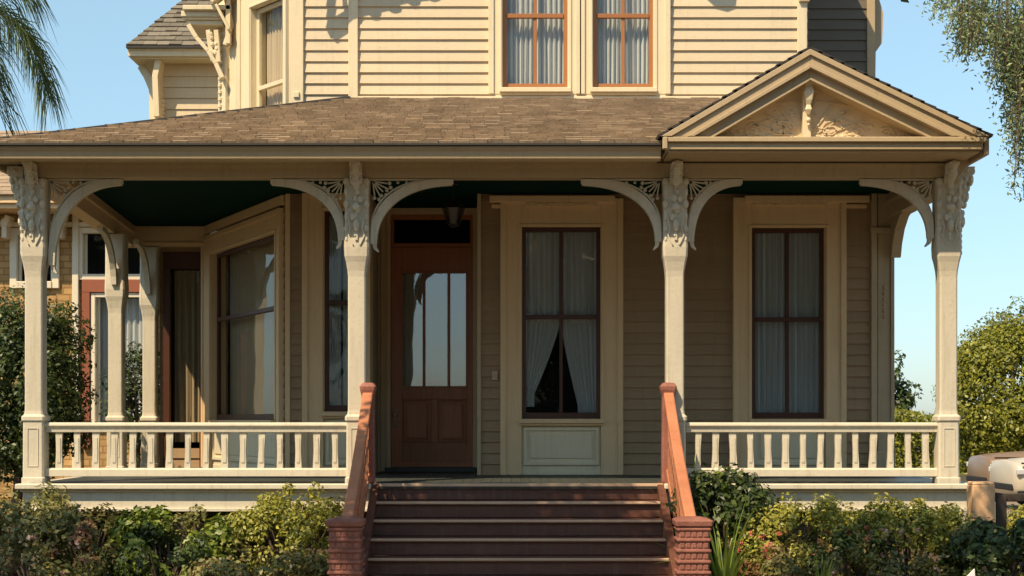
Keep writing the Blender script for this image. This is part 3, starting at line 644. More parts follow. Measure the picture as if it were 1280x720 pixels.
def porch_post(x, Yp=14.0, arms=(), label=None, zc=BB, full=True, side_console=0):
    m = MB().world(); zt = Z(518, 14)
    m.loft8(x, Yp, [(DK, .104), (DK + .05, .104), (DK + .055, .094), (zt - .06, .092), (zt - .055, .104), (zt - .02, .104), (zt, .085), (zt + .035, .080), (zt + .10, .079),
                    (zc - .88, .079), (zc - .83, .083), (zc - .75, .096), (zc - .70, .108), (zc - .62, .112), (zc - .45, .106), (zc - .2, .104), (zc - .01, .11)], .16)
    for (q, w) in ((.095, .05),):                      # recessed panel lines on the pedestal
        m.box(x - .05, x - .042, Yp - q - .004, Yp - q, DK + .15, zt - .12); m.box(x + .042, x + .05, Yp - q - .004, Yp - q, DK + .15, zt - .12)
        m.box(x - .042, x + .042, Yp - q - .004, Yp - q, DK + .15, DK + .158); m.box(x - .042, x + .042, Yp - q - .004, Yp - q, zt - .128, zt - .12)
    o = m.build('porch_post', 'ivory', H, bevel=.003)
    if label: o['label'] = label
    if full:
        m = MB().fr((x, Yp, 0)); console(m, .0, .118 if not side_console else .11, 3.955, zc - .06, .09, .15)
        # hanging carved drop below
        m.sph(0, .135, zc + .03, .05, 1, .8, 1, 10, 6); m.sph(0, .14, zc - .27, .036, 1.1, .9, 1, 8, 5); m.sph(0.0, .135, zc - .43, .032, .9, .8, 1.7, 8, 5); m.sph(-.03, .125, zc - .36, .024, 1, .8, 1.4, 8, 5); m.sph(.035, .125, zc - .20, .024, 1, .8, 1.4, 8, 5)
        for sg in (-1, 1):
            for (dz_, rr_, ez_) in ((-.04, .036, 1), (-.13, .026, 1.7), (-.24, .032, 1.3), (-.35, .022, 2), (-.46, .028, 1.2), (-.55, .016, 1.8)): m.sph(sg * .088, .105, zc + dz_, rr_, .9, .8, ez_, 8, 5)
            m.band([(sg * .03, zc - .60), (sg * .07, zc - .52), (sg * .05, zc - .44), (sg * .075, zc - .36)], .012, .105, .125)
        for i in range(9):
            z = zc - .08 - i * .055; m.sph(.012 * math.sin(i * 2.1), .125, z, .024 * (1.25 - .09 * i) * random.uniform(.7, 1.2), 1, .8, 1.25, 8, 5)
        m.box(-.012, .012, .115, .125, zc - .56, zc - .03); m.box(-.042, .042, .113, .121, zc - .3, zc - .28)
        if side_console:
            m.fr((x, Yp, 0), (0, 1, 0), (side_console, 0, 0)); console(m, 0, .10, 3.95, zc - .42, .10, .13)
            for i in range(5): m.sph(0, .125, zc - .46 - i * .05, .022, 1, .8, 1.2, 8, 5)
        m.build('carved_console', 'ivory', o)
    for (side, reach, drop) in arms: arc_bracket(o, x + side * .115, side, reach, drop, Yp)
    return o
porch_post(X(45, 14), arms=[(1, .62, .74)], label='far left front porch post', side_console=-1)
porch_post(X(447, 14), arms=[(-1, .62, .52), (1, .70, .55)], label='front porch post left of the steps')
porch_post(X(843, 14), arms=[(-1, .68, .53), (1, .45, .53)], label='front porch post right of the steps')
porch_post(X(1183, 14), arms=[(-1, .62, .50)], label='right corner porch post', side_console=1)
for (px, yy) in ((146, 17.4), (188, 18.7)):
    o = porch_post(X(px, yy), yy, full=False, zc=3.76, label='side porch post %s' % ('nearer the front' if px == 146 else 'at the back wall'))
    m = MB().fr((X(px, yy), yy, 0), (0, 1, 0), (1, 0, 0)); n = 10
    m.band([(-.12 - .6 * (1 - math.cos(i / n * math.pi / 2)), 3.74 - .55 * (1 - math.sin(i / n * math.pi / 2))) for i in range(n + 1)], .06, -.03, .03)
    m.build('curved_bracket', 'ivory', o)
# solid knee bracket at the right wall pilaster
m = MB().fr((3.9, 16.0, 0), (0, -1, 0), (1, 0, 0))
m.prism([(0, 3.78), (0, 3.35), (.04, 3.35), (.09, 3.48), (.2, 3.62), (.36, 3.72), (.5, 3.76), (.5, 3.78)], -.04, .06); m.build('knee_bracket', 'tan', H, bevel=.004)

# ---- railings
def railing(x0, x1, Yr=14.0, n=16, label=None):
    m = MB().world(); zt = Z(528, Yr)
    m.prism_side([(Yr - .055, zt - .03), (Yr - .05, zt - .008), (Yr - .02, zt), (Yr + .02, zt), (Yr + .05, zt - .008), (Yr + .055, zt - .03), (Yr + .035, zt - .045), (Yr + .03, zt - .088), (Yr - .03, zt - .088), (Yr - .035, zt - .045)], x0, x1)
    zb = Z(585, Yr); m.prism_side([(Yr - .035, zb - .075), (Yr - .035, zb - .012), (Yr - .02, zb), (Yr + .02, zb), (Yr + .035, zb - .012), (Yr + .035, zb - .075)], x0, x1)
    o = m.build('porch_railing', 'ivory', H, bevel=.003)
    if label: o['label'] = label
    for i in range(n):
        x = x0 + (x1 - x0) * (i + .7) / (n + .4); j = random.uniform(-.006, .006); hw = .029 + random.uniform(-.003, .003)
        m = MB().fr((x, Yr, 0)); zz0, zz1 = zb, zt - .088; hh = zz1 - zz0
        pr = [(hw, 0), (hw, .12), (hw * .9, .3), (hw * .84, .5), (hw * .9, .72), (hw, .88), (hw, 1)]
        m.prism([(j * (1 - 2 * t) - w, zz0 + hh * t) for w, t in pr] + [(j * (1 - 2 * t) + w, zz0 + hh * t) for w, t in pr[::-1]], -.016, .016)
        m.box(-hw * .5, hw * .5, .016, .022, zz0 + .05, zz1 - .05)
        m.build('baluster', 'ivory', o)
    return o
railing(X(58, 14), X(435, 14), n=16, label='railing left of the steps')
railing(X(857, 14), X(1172, 14), n=14, label='railing right of the steps')

# ---- steps
st = None
NS = 8; rise = DK / NS; run = .25; s0x, s1x = X(469, 13.85), X(826, 13.85)
m = MB().world()
for k in range(0, NS):
    z = DK - rise * k; y = 13.80 - run * k
    m.box(s0x, s1x, y + .03, y + .05, z - rise, z - .03)            # riser below this nose
    if k: m.box(s0x - .02, s1x + .02, y, y + run + .048, z - .034, z - .002)
    else: m.box(s0x - .02, s1x + .02, y, y + .06, z - .034, z + .003)
steps = m.build('front_steps', 'step', H, bevel=.006)
m = MB().world()
for k in range(NS):
    z = DK - rise * k; y = 13.80 - run * k
    m.box(s0x - .018, s1x + .018, y - .006, y + .012, z - .022, z + (.005 if k == 0 else .0005))
m.build('worn_nosing', 'stepnose', steps, bevel=.004)
for sx, nm in ((s0x, -1), (s1x, 1)):
    m = MB().fr((sx, 0, 0), (0, 1, 0), (1, 0, 0))
    m.prism([(13.84, DK + .02), (13.84, DK - .35), (12.1, -.0), (11.85, 0), (11.85, .16)], -.035 if nm > 0 else -.03, .03 if nm > 0 else .035)
    m.build('stringer', 'step', steps)
def stair_rail(sx, side, label):
    # slanting rail in the plane x = sx, from (Y14, z1.94) to (Y12.1, z .95)
    ya, za, yb, zb2 = 13.86, Z(489, 14), 12.15, .95
    m = MB().fr((sx, 0, 0), (0, 1, 0), (1, 0, 0))
    n = 14; pts = []
    for i in range(n + 1):
        t = i / n; y = ya + (yb - ya) * t; z = za + (zb2 - za) * t - .05 * math.sin(t * math.pi)
        pts.append((y, z))
    hw = .046
    m.sweep([[(y, -.03, z - .10), (y, .03, z - .10), (y, .03, z - .04), (y, hw, z - .035), (y, hw, z - .01), (y, hw * .8, z), (y, -hw * .8, z), (y, -hw, z - .01), (y, -hw, z - .035), (y, -.03, z - .04)] for (y, z) in pts])
    o = m.build('stair_railing', 'rail', H, bevel=.004); o['label'] = label
    # pierced panel: lower rail, lattice and rosettes
    m = MB().fr((sx, 0, 0), (0, 1, 0), (1, 0, 0))
    low = lambda t: DK - .02 + (za - 0) * 0 - (rise / run) * (ya - (ya + (yb - ya) * t)) + .16
    for i in range(n):
        t0, t1 = i / n, (i + 1) / n; (y0, z0), (y1, z1) = pts[i], pts[i + 1]; q0, q1 = low(t0), low(t1)
        m.hexa([(y0, -.022, q0 - .05), (y1, -.022, q1 - .05), (y1, .022, q1 - .05), (y0, .022, q0 - .05), (y0, -.022, q0), (y1, -.022, q1), (y1, .022, q1), (y0, .022, q0)])
    K = 15
    for i in range(K):
        t = (i + .5) / K; y = ya + (yb - ya) * t; z1 = za + (zb2 - za) * t - .05 * math.sin(t * math.pi) - .09; z0 = low(t) - .01
        m.prism([(y - .03, z0), (y - .012, z0 + (z1 - z0) * .35), (y - .03, z0 + (z1 - z0) * .5), (y - .012, z0 + (z1 - z0) * .65), (y - .03, z1), (y + .03, z1), (y + .012, z0 + (z1 - z0) * .65), (y + .03, z0 + (z1 - z0) * .5), (y + .012, z0 + (z1 - z0) * .35), (y + .03, z0)], -.014, .014)
    for i in range(K - 1):
        t = (i + 1) / K; y = ya + (yb - ya) * t; zc = (za + (zb2 - za) * t - .09 + low(t)) / 2
        m.sph(y, 0, zc, .038, 1, .5, 1, 8, 5); m.sph(y, 0, zc + .17, .024, 1, .5, 1, 6, 4); m.sph(y, 0, zc - .17, .024, 1, .5, 1, 6, 4)
    m.build('pierced_panel', 'rail', o)
    m = MB().world(); m.loft8(sx, 13.9, [(DK, .06), (za - .05, .055), (za + .01, .07), (za + .04, .072), (za + .07, .05), (za + .075, .02)], .2)
    m.build('top_newel', 'newel', o, bevel=.003)
    m = MB().world(); w = .125; z = .0; prof = []
    prof = [(0, .15), (.12, .15), (.13, .128)]
    zz = .13
    for i in range(9):
        prof += [(zz, .118), (zz + .055, .118), (zz + .06, .132), (zz + .078, .132), (zz + .083, .118)]; zz += .083
    prof += [(zz + .01, .14), (zz + .05, .145), (zz + .06, .125), (zz + .075, .06)]
    for i in range(9):
        for k in range(-2, 3): m.box(sx + k * .045 - .018, sx + k * .045 + .018, 12.03 - .124, 12.03 - .112, .14 + i * .083, .18 + i * .083)
    m.loft8(sx, 12.03, prof, .08); nw = m.build('bottom_newel', 'newel', o, bevel=.004)
stair_rail(X(463, 14) - .01, -1, 'brick red stair railing on the left of the steps')
stair_rail(X(831, 14) + .02, 1, 'brick red stair railing on the right of the steps')

# ---- UPPER STOREY
UZ0, UZ1 = RT - .02, 7.4
Yu = WY
ua0, ua1 = X(362, Yu), X(1004, Yu)
cz0 = Z(119, Yu)
m = MB().fr((0, Yu, 0)); wx0, wx1 = X(612, Yu), X(836, Yu)
siding(m, X(380, Yu), ua1, UZ0 - .05, UZ1, holes=[(wx0 + .03, wx1 - .03, UZ0 - .1, 6.85)], h=.1125, t=.018); m.build('upper_wall', 'siding', H)
m = MB().fr((0, Yu, 0))
m.box(X(436, Yu), X(448, Yu), 0, .05, UZ0 - .05, UZ1); m.build('corner_board', 'cream', H, bevel=.005)
m = MB().fr((0, Yu, 0)); m.box(X(362, Yu), X(380, Yu), -.03, .05, UZ0 - .2, UZ1); m.box(X(364, Yu) + .03, X(364, Yu) + .09, .045, .07, UZ0 + .02, UZ0 + .08); m.build('corner_board', 'cream', H, bevel=.005)
m = MB().fr((0, Yu, 0)); m.box(X(996, Yu), X(1008, Yu), -.03, .05, UZ0 - .1, UZ1)
m.box(X(996, Yu) + .01, X(1008, Yu) + .02, -.03, .09, Z(4, Yu), Z(-30, Yu))
m.build('corner_board', 'cream', H, bevel=.005)
m = MB().fr((0, Yu, 0)); m.box(X(448, Yu), X(996, Yu), .0, .06, UZ0 - .02, UZ0 + .035); m.build('skirt_board', 'cream', H, bevel=.005)
# paired windows: wide cream casings
def upwin(p0, p1, q0, q1, label):
    return window(((0, Yu, 0),), X(p0, Yu), X(p1, Yu), 6.85, cz0, X(q0, Yu), X(q1, Yu), 6.6, Z(111, Yu), Z(19, Yu), cas='cream', sash='sash', label=label)
upwin(612, 725, 628, 710, 'upper window left of the pair'); upwin(725.5, 836, 741, 817, 'upper window right of the pair')
m = MB().fr((0, Yu, 0)); m.box(wx0, wx1, 0, .045, UZ0 + .035, Z(116.5, Yu)); m.build('window_apron', 'cream', H, bevel=.004)
# upper angled bay: 45 degree wall with narrow window
q0 = Vector((X(362, Yu), Yu, 0)); q1 = Vector((X(283, 17.1), 17.1, 0)); du = (q0 - q1); BL2 = du.length; du.normalize(); n2 = Vector((du.y, -du.x, 0)); n2 = n2 if n2.y < 0 else -n2
UF = (tuple(q1), tuple(du), tuple(n2))
m = MB().fr(*UF); siding(m, 0, BL2, UZ0 - .35, UZ1, holes=[(.35, BL2 - .02, UZ0 - .5, 6.2)]); m.build('upper_bay_wall', 'siding', H)
def atpx(px):                                     # distance along wall for an image column
    k = (px - 640) / 1960; return (k * q1.y - q1.x) / (du.x - k * du.y)
window(UF, atpx(304), BL2 + .02, 6.3, UZ0 - .2, atpx(318), BL2 - .03, 5.95 + .1, UZ0 - .15, Z(106, 16.4), cas='cream', sash='cream', muntin=False, curmat='curtain2', glass='glass_clear', label='narrow upper bay window with warm curtains')
m = MB().fr(*UF); m.box(-.06, .10, .0, .07, UZ0 - .4, UZ1); m.box(.12, .28, 0, .03, UZ0 - .4, UZ1); m.box(.3, BL2 + .05, 0, .14, 6.32, 6.5); m.box(.25, BL2 + .05, 0, .07, 6.2, 6.32)
for i in range(16): m.box(-.02, .03, .07, .095, UZ0 - .1 + i * .075, UZ0 - .065 + i * .075)
m.build('bay_corner_board', 'cream', H, bevel=.004)
m = MB().fr((q1.x, q1.y, 0), (0, 1, 0), (-1, 0, 0)); siding(m, 0, 3, UZ0 - .4, UZ1); m.build('upper_side_wall', 'siding', H)
# cornice shelf and carved bracket hanging left of the bay
m = MB().world(); bx = q1.x; by = 17.0
m.box(X(230, by), bx + .02, by - .15, by + .5, Z(25, by), Z(18, by)); m.box(X(232, by), bx + .02, by - .13, by + .5, Z(28, by), Z(25, by)); m.box(X(236, by), bx, by - .1, by + .5, Z(34, by), Z(28, by))
m.box(X(233, by), bx + .1, by - .2, by + .5, Z(18, by), Z(12, by)); m.build('bay_cornice', 'cream', H, bevel=.006)
m = MB().fr((0, by, 0)); pa = [(X(238, by), Z(34, by)), (X(248, by), Z(50, by)), (X(262, by), Z(66, by)), (X(272, by), Z(82, by)), (X(280, by), Z(100, by))]
m.band(pa, [.05, .045, .04, .045, .05], .02, .12); m.band([(X(262, by), Z(40, by)), (X(266, by), Z(70, by))], .05, .03, .1); m.band([(X(272, by), Z(40, by)), (X(275, by), Z(80, by))], .05, .03, .1)
for i in range(14): m.sph(X(262 + random.random() * 16, by), .08, Z(40 + random.random() * 40, by), .03, 1, 1, 1.2)
m.band([(X(283, by), Z(-10, by)), (X(292, by), Z(35, by)), (X(284, by), Z(60, by))], .05, .05, .14)
m.band([(X(268, by), Z(8, by)), (X(292, by), Z(-12, by))], .10, .12, .3); m.band([(X(276, by), Z(14, by)), (X(292, by), Z(45, by))], .03, .12, .3)
m.box(X(286, by) , X(292, by), .1, .2, Z(60, by), Z(-40, by))
m.build('scroll_bracket', 'cream', H, bevel=.004)
# rear wing to the left: siding, eave, steep grey roof
ry = 20.0
m = MB().fr((0, ry, 0)); siding(m, X(203, ry), X(300, ry), 4.4, Z(78, ry), h=.14); m.build('rear_wing_wall', 'siding', H)
m = MB().fr((X(203, ry), ry, 0), (0, 1, 0), (-1, 0, 0)); siding(m, 0, 4, 4.4, Z(78, ry), h=.14); m.build('rear_wing_wall', 'siding', H)
m = MB().fr((0, ry, 0)); m.box(X(168, ry), X(300, ry), .1, .34, Z(78, ry), Z(68, ry)); m.box(X(170, ry), X(300, ry), .0, .3, Z(80, ry), Z(78, ry)); m.box(X(168, ry), X(300, ry), .32, .36, Z(71, ry), Z(67, ry))
m.box(X(168, ry), X(203, ry), -4, .1, Z(78, ry), Z(68, ry)); m.build('rear_wing_eave', 'cream', H, bevel=.006)
m = MB().fr((0, ry, 0)); pa = [(X(176, ry), Z(82, ry)), (X(184, ry), Z(95, ry)), (X(190, ry), Z(112, ry)), (X(190, ry), Z(150, ry))]
m.band(pa, [.1, .1, .08, .07], -.1, .0); m.band([(X(203, ry), Z(80, ry)), (X(199, ry), Z(100, ry)), (X(201, ry), Z(150, ry))], .07, .0, .25)
m.box(X(195, ry), X(204, ry), -.02, .04, 4.4, Z(80, ry))
for i in range(7): m.sph(X(189, ry), -.04, Z(116 + i * 6, ry), .035)
for i in range(5): m.sph(X(204, ry), .05, Z(128 + i * 5, ry), .03)
m.build('scroll_bracket', 'cream', H)
m = MB(); A = (X(167, ry), ry - .38, Z(66, ry)); B = (X(300, ry), ry - .38, Z(66, ry)); C = (X(300, ry), ry + 1.6, Z(-95, ry)); D = (X(262, ry), ry + 1.6, Z(-95, ry))
shingles(m, A, B, C, D, w=.16, e=.13, th=.02); wr_ = m.build('rear_wing_roof', 'greyshingle', H)
m = MB().world(); m.add([A, B, C, D, (A[0], ry + 4, A[2])], [(0, 1, 2, 3), (0, 3, 4)]); m.build('roof_deck', 'shingle_edge', wr_)
m = MB().world(); m.box(A[0], B[0], A[1] - .02, A[1] + .06, A[2] - .03, A[2] - .008); m.build('drip_edge', 'shingle_edge', wr_)
# right hand rear wing with its shade put into the siding colour
sy = 18.6
m = MB().fr((0, sy, 0)); siding(m, 3.2, X(1086, sy), 4.2, 7.4, h=.125); m.build('rear_wall', 'shadesiding', H)
m = MB().fr((0, sy, 0)); m.box(X(1083, sy), X(1093, sy), -.05, .04, 4.2, 7.4); m.build('corner_board', 'tan', H, bevel=.004)
m = MB().fr((ua1 + .03, Yu, 0), (0, 1, 0), (1, 0, 0)); siding(m, 0, sy - Yu, 4.2, 7.4); m.build('upper_side_wall', 'siding', H)
m = MB().fr((0, sy, 0)); m.band([(X(1091, sy), Z(-30, sy)), (X(1100, sy), Z(15, sy)), (X(1099, sy), Z(50, sy)), (X(1094, sy), Z(62, sy)), (X(1094, sy), Z(100, sy))], [.05, .13, .12, .06, .05], -.5, -.1)
m.build('side_bracket', 'tan', H)
# main roof above the frame, gable drop ornament that throws its shadow on the wall
m = MB().world(); x0, x1 = ua0 - .7, ua1 + .7; y0 = Yu - .55
m.add([(x0, y0, 7.4), (x1, y0, 7.4), (x1, 24, 7.4), (x0, 24, 7.4), (x0 + 2.8, 20, 10.4), (x1 - 2.8, 20, 10.4), (x0, y0, 7.55), (x1, y0, 7.55), (x1, 24, 7.55), (x0, 24, 7.55)],
      [(0, 1, 2, 3), (6, 7, 5, 4), (7, 8, 5), (8, 9, 4, 5), (9, 6, 4), (0, 1, 7, 6), (1, 2, 8, 7), (2, 3, 9, 8), (3, 0, 6, 9)])
m.build('main_roof', 'greyshingle', H)
m = MB().fr((0, Yu, .12)); o0 = -2.25
m.band([(o0, 6.35), (o0 + .3, 6.62), (o0 + .8, 6.78), (o0 + 1.4, 6.85)], .1, .5, .56)
m.band([(o0 + .0, 7.27), (o0, 6.35)], .05, .5, .56); m.box(o0, o0 + 1.5, .5, .56, 6.95, 7.27)
for i in range(6): m.band([(o0 + .1 + i * .22, 6.95), (o0 + .16 + i * .22, 6.55 + .06 * i)], .03, .51, .55)
for i in range(5): m.sph(o0 + .25 + i * .2, .53, 6.5 + .06 * i, .05, 1.4, .5, .8)
m.build('gable_ornament', 'cream', H)
m = MB().fr((0, Yu, 0)); m.sph(1.75, .5, 6.85, .13, 1.3, .8, .8); m.box(1.72, 1.78, .47, .53, 6.8, 7.4); m.build('gable_pendant', 'cream', H)
# back and hidden walls closing the block
m = MB().world(); m.box(-3.0, 3.9, 19.4, 24, 0, 7.38); m.build('rear_block', 'siding', H)

# ---- hanging lantern (a thing of its own)
ly = 15.3; lxc = X(567, ly)
lan = root('porch_lantern', (lxc, ly, 4.0), 'dark metal lantern hanging from the green porch ceiling before the door', 'lantern')
m = MB().world(); m.tube([(lxc, ly, 3.78), (lxc, ly, 4.01)], .008); m.lathe(lxc, ly, [(3.99, .05), (4.008, .05)]); m.lathe(lxc, ly, [(3.78, .075), (3.81, .06), (3.83, .02)]); m.lathe(lxc, ly, [(3.575, .03), (3.59, .05), (3.60, .05)])
for k in range(6):
    a = k * math.pi / 3; m.tube([(lxc + .05 * math.cos(a), ly + .05 * math.sin(a), 3.59), (lxc + .105 * math.cos(a), ly + .105 * math.sin(a), 3.76), (lxc + .075 * math.cos(a), ly + .075 * math.sin(a), 3.80)], .007)
m.build('lantern_frame', 'metal', lan)
m = MB().world(); m.lathe(lxc, ly, [(3.60, .045), (3.76, .095), (3.78, .07)], 6); m.build('lantern_glass', 'lampglass', lan)

# ============================================================ FOLIAGE
def leafmesh(name, mat, parent, P, Nrm, size, aspect=.55, jitter=.7, org=None):
    """P (n,3) points, Nrm (n,3) preferred leaf normal; one folded 4-vertex leaf each"""
    n = len(P); nr = Nrm + RNG.normal(0, jitter, (n, 3)); nr /= np.linalg.norm(nr, axis=1)[:, None] + 1e-9
    t = RNG.normal(0, 1, (n, 3)); t -= nr * (t * nr).sum(1)[:, None]; t /= np.linalg.norm(t, axis=1)[:, None] + 1e-9
    b = np.cross(nr, t); s = size * RNG.uniform(.6, 1.35, n)[:, None]
    v = np.empty((n, 4, 3)); v[:, 0] = P - t * s * .5; v[:, 2] = P + t * s * .5; v[:, 1] = P + b * s * aspect * .5 + nr * s * .12; v[:, 3] = P - b * s * aspect * .5 + nr * s * .12
    return rawmesh(name, mat, parent, v.reshape(-1, 3), np.arange(4 * n).reshape(-1, 4), org)
def rawmesh(name, mat, parent, V, F, org=None):
    if org is None: lo, hi = V.min(0), V.max(0); org = np.array([(lo[0] + hi[0]) / 2, (lo[1] + hi[1]) / 2, lo[2]])
    me = bpy.data.meshes.new(name); n = len(F); k = F.shape[1]
    me.vertices.add(len(V)); me.vertices.foreach_set('co', (V - org).astype(np.float32).ravel())
    me.loops.add(n * k); me.loops.foreach_set('vertex_index', F.astype(np.int32).ravel())
    me.polygons.add(n); me.polygons.foreach_set('loop_start', (np.arange(n) * k).astype(np.int32)); me.polygons.foreach_set('loop_total', np.full(n, k, dtype=np.int32))
    me.update(calc_edges=True); me.validate()
    return link(name, me, mat, parent, org)
def clumps(c, rad, n, cr, per, flat=1.0, shell=.55, zmin=None, box=.85):
    """n clump centres in ellipsoid (outer shell), per leaves each -> points, normals"""
    c = np.array(c, float); rad = np.array(rad, float)
    d = RNG.normal(0, 1, (n, 3)); d /= np.linalg.norm(d, axis=1)[:, None]; rr_ = RNG.uniform(shell, 1, n)[:, None] ** .6
    C = d * rr_ * rad
    C = np.sign(C) * np.abs(C / rad) ** box * rad
    cc = c + C; r = cr * RNG.uniform(.6, 1.35, n)
    q = RNG.normal(0, 1, (n, per, 3)); q /= np.linalg.norm(q, axis=2)[:, :, None]; q *= RNG.uniform(.35, 1, (n, per, 1)) ** .5
    P = cc[:, None, :] + q * r[:, None, None] * np.array([1, 1, flat])
    Nn = q + d[:, None, :] * .6 + np.array([0, -.1, .35])
    P = P.reshape(-1, 3); Nn = Nn.reshape(-1, 3)
    if zmin is not None: k = P[:, 2] > zmin; P, Nn = P[k], Nn[k]
    return P, Nn
LM = {
 'bright': leafmat('bright_green_leaves', (.06, .11, .012), (.28, .33, .04), (.10, .16, .02), .0),
 'olive': leafmat('olive_leaves', (.075, .095, .022), (.40, .36, .12), (.22, .12, .06), .05),
 'yellow': leafmat('yellow_green_leaves', (.13, .15, .02), (.52, .48, .08), (.16, .19, .03), .05),
 'dark': leafmat('dark_green_leaves', (.022, .04, .012), (.10, .14, .03), (.09, .13, .03), .0),
 'rust': leafmat('mixed_russet_leaves', (.10, .12, .025), (.24, .20, .06), (.34, .12, .07), .10),
 'blade': leafmat('strap_leaves', (.18, .28, .04), (.38, .46, .10)),
 'hedge': leafmat('golden_hedge_leaves', (.12, .14, .012), (.32, .31, .03), (.16, .15, .02), .05),
 'pepper': leafmat('pale_hanging_leaves', (.12, .17, .06), (.32, .38, .18)),
 'palm': leafmat('palm_leaflets', (.055, .085, .03), (.13, .17, .06)),
 'street': leafmat('street_tree_leaves', (.06, .09, .02), (.12, .15, .04)),
}
M['petal'] = leafmat('pink_white_petals', (.62, .30, .22), (.75, .55, .42))
M['petalred'] = leafmat('red_petals', (.55, .10, .06), (.65, .25, .16))
def shrub(px0, px1, ptop, Ys, mat, label, n=90, per=95, leaf=.045, cr=.13, petals=0, pmat='petal', name='garden_shrub', group=None, zb=0.0, cat='shrub', deep=.42, ry=None):
    x0, x1 = X(px0, Ys), X(px1, Ys); zt = Z(ptop, Ys); cx = (x0 + x1) / 2
    r_ = root(name, (cx, Ys, 0), label, cat, group)
    rad = ((x1 - x0) / 2, deep, (zt - zb) / 2)
    P, Nn = clumps((cx, Ys, (zt + zb) / 2), rad, int(n * .85), cr * .85, per, zmin=.02, box=.62); leaf *= 1.12
    leafmesh('foliage', LM[mat], r_, P, Nn, leaf)
    m = MB().world()
    for k in range(9):
        a = random.uniform(0, 6.28); l = random.uniform(.4, .85)
        m.tube([(cx + .05 * math.cos(a), Ys + .05 * math.sin(a), 0), (cx + rad[0] * .3 * l * math.cos(a), Ys + rad[1] * .4 * l * math.sin(a), zt * .45), (cx + rad[0] * l * math.cos(a) * .8, Ys + rad[1] * l * math.sin(a), zt * .85)], [.02, .014, .006], 5)
    m.build('stem', 'bark', r_)
    if petals:
        k = RNG.choice(len(P), petals * 12); Q = P[k]; sel = (Q[:, 1] < Ys) & (Q[:, 2] < zt * .82) & (Q[:, 2] > zt * .35); Q = Q[sel][:petals]
        Q = np.repeat(Q, 5, 0) + RNG.normal(0, .012, (len(Q) * 5, 3)) + np.array([0, -.03, .0])
        o = leafmesh('blossoms', M[pmat], r_, Q, np.tile([0, -1, .5], (len(Q), 1)), .042, .85); o['kind'] = 'stuff'
    return r_
G = 'shrubs planted along the porch'
shrub(-60, 95, 618, 13.25, 'olive', 'olive shrub at the far left below the corner post', n=120, per=110, group=G, petals=6)
shrub(55, 155, 640, 12.95, 'rust', 'reddish leaved low shrub between the olive and the bright green shrubs', n=90, per=90, leaf=.05, petals=8, group=G)
shrub(140, 300, 646, 13.1, 'bright', 'bright green broad leaved shrub under the left railing', n=120, per=85, leaf=.06, group=G)
shrub(285, 445, 628, 13.2, 'yellow', 'tall yellow green shrub climbing beside the left stair newel', n=170, per=100, leaf=.038, group=G)
shrub(325, 415, 605, 13.45, 'yellow', 'slender yellow green shoots rising over the porch skirt beside the steps', n=40, per=70, leaf=.036, cr=.10, deep=.2, group=G)
shrub(848, 960, 600, 13.3, 'dark', 'dark leafy shrub beside the right stair newel', n=95, per=70, leaf=.055, cr=.17, group=G)
shrub(860, 905, 580, 13.62, 'bright', 'slender green shoots climbing the post right of the steps', n=30, per=50, leaf=.05, cr=.09, deep=.15, group=G)
shrub(920, 1090, 629, 13.1, 'yellow', 'yellow green shrub with red blossoms under the right railing', n=170, per=105, leaf=.036, petals=60, pmat='petalred', group=G)
shrub(1060, 1215, 630, 13.15, 'yellow', 'yellow green shrub with pink blossoms below the right corner post', n=160, per=105, leaf=.036, petals=55, group=G)
shrub(1185, 1330, 655, 12.4, 'dark', 'dark shrub in front of the fence at the right edge', n=120, per=90, leaf=.05, group=G)
shrub(240, 420, 690, 12.6, 'olive', 'low olive shrub in front of the yellow green shrub', n=80, per=90, leaf=.042, petals=8, group=G)
shrub(905, 1200, 690, 12.5, 'rust', 'low russet ground shrub at the front right', n=120, per=90, leaf=.04, petals=20, group=G)
shrub(-40, 130, 690, 12.5, 'rust', 'low russet shrub at the bottom left corner', n=80, per=90, leaf=.045, petals=8, group=G)
shrub(150, 262, 664, 12.75, 'dark', 'low dark shrub in front of the bright green broad leaved shrub', n=80, per=80, leaf=.045, cr=.11, group=G)
shrub(190, 330, 633, 13.45, 'olive', 'dull green shoots against the skirt behind the bright green shrub', n=60, per=90, leaf=.04, cr=.11, deep=.2, group=G)
shrub(1000, 1120, 668, 12.75, 'dark', 'low dark shrub in front of the two blossoming shrubs', n=60, per=80, leaf=.042, cr=.11, group=G)
shrub(1255, 1340, 640, 14.5, 'yellow', 'yellow green bush glimpsed behind the fence rail', n=60, per=80, group=G)
def blades(px, py, Ys, label, n=26, ln=.5, w=.03, spread=.35, mat='blade', base=0.0):
    x = X(px, Ys); r_ = root('strap_leaf_plant', (x, Ys, 0), label, 'plant', 'strap leaved plants'); V = []; F = []
    for i in range(n):
        a = random.uniform(0, 6.28); L = ln * random.uniform(.6, 1.1); sp = spread * random.uniform(.2, 1.2); seg = 6; side = Vector((-math.sin(a), math.cos(a), 0))
        for j in range(seg + 1):
            t = j / seg; c = Vector((x, Ys, base)) + Vector((math.cos(a), math.sin(a), 0)) * (sp * t ** 1.6) + Vector((0, 0, L * (t - .38 * t ** 3 * sp / spread)))
            ww = w * (1 - t ** 2) * .5 + .001; V += [tuple(c - side * ww), tuple(c + side * ww)]
            if j: k = len(V) - 4; F.append((k, k + 1, k + 3, k + 2))
    rawmesh('blade_leaves', LM[mat], r_, np.array(V), np.array(F)); return r_
blades(1028, 0, 12.1, 'yellow green spiky strap leaved plant at the front right', 34, .78, .032, .28)
blades(905, 0, 12.7, 'arching strap leaved plant beside the right stair newel', 40, 1.25, .034, .75)
blades(862, 0, 13.5, 'tall strap leaves rising behind the right stair newel', 18, 1.75, .032, .5)
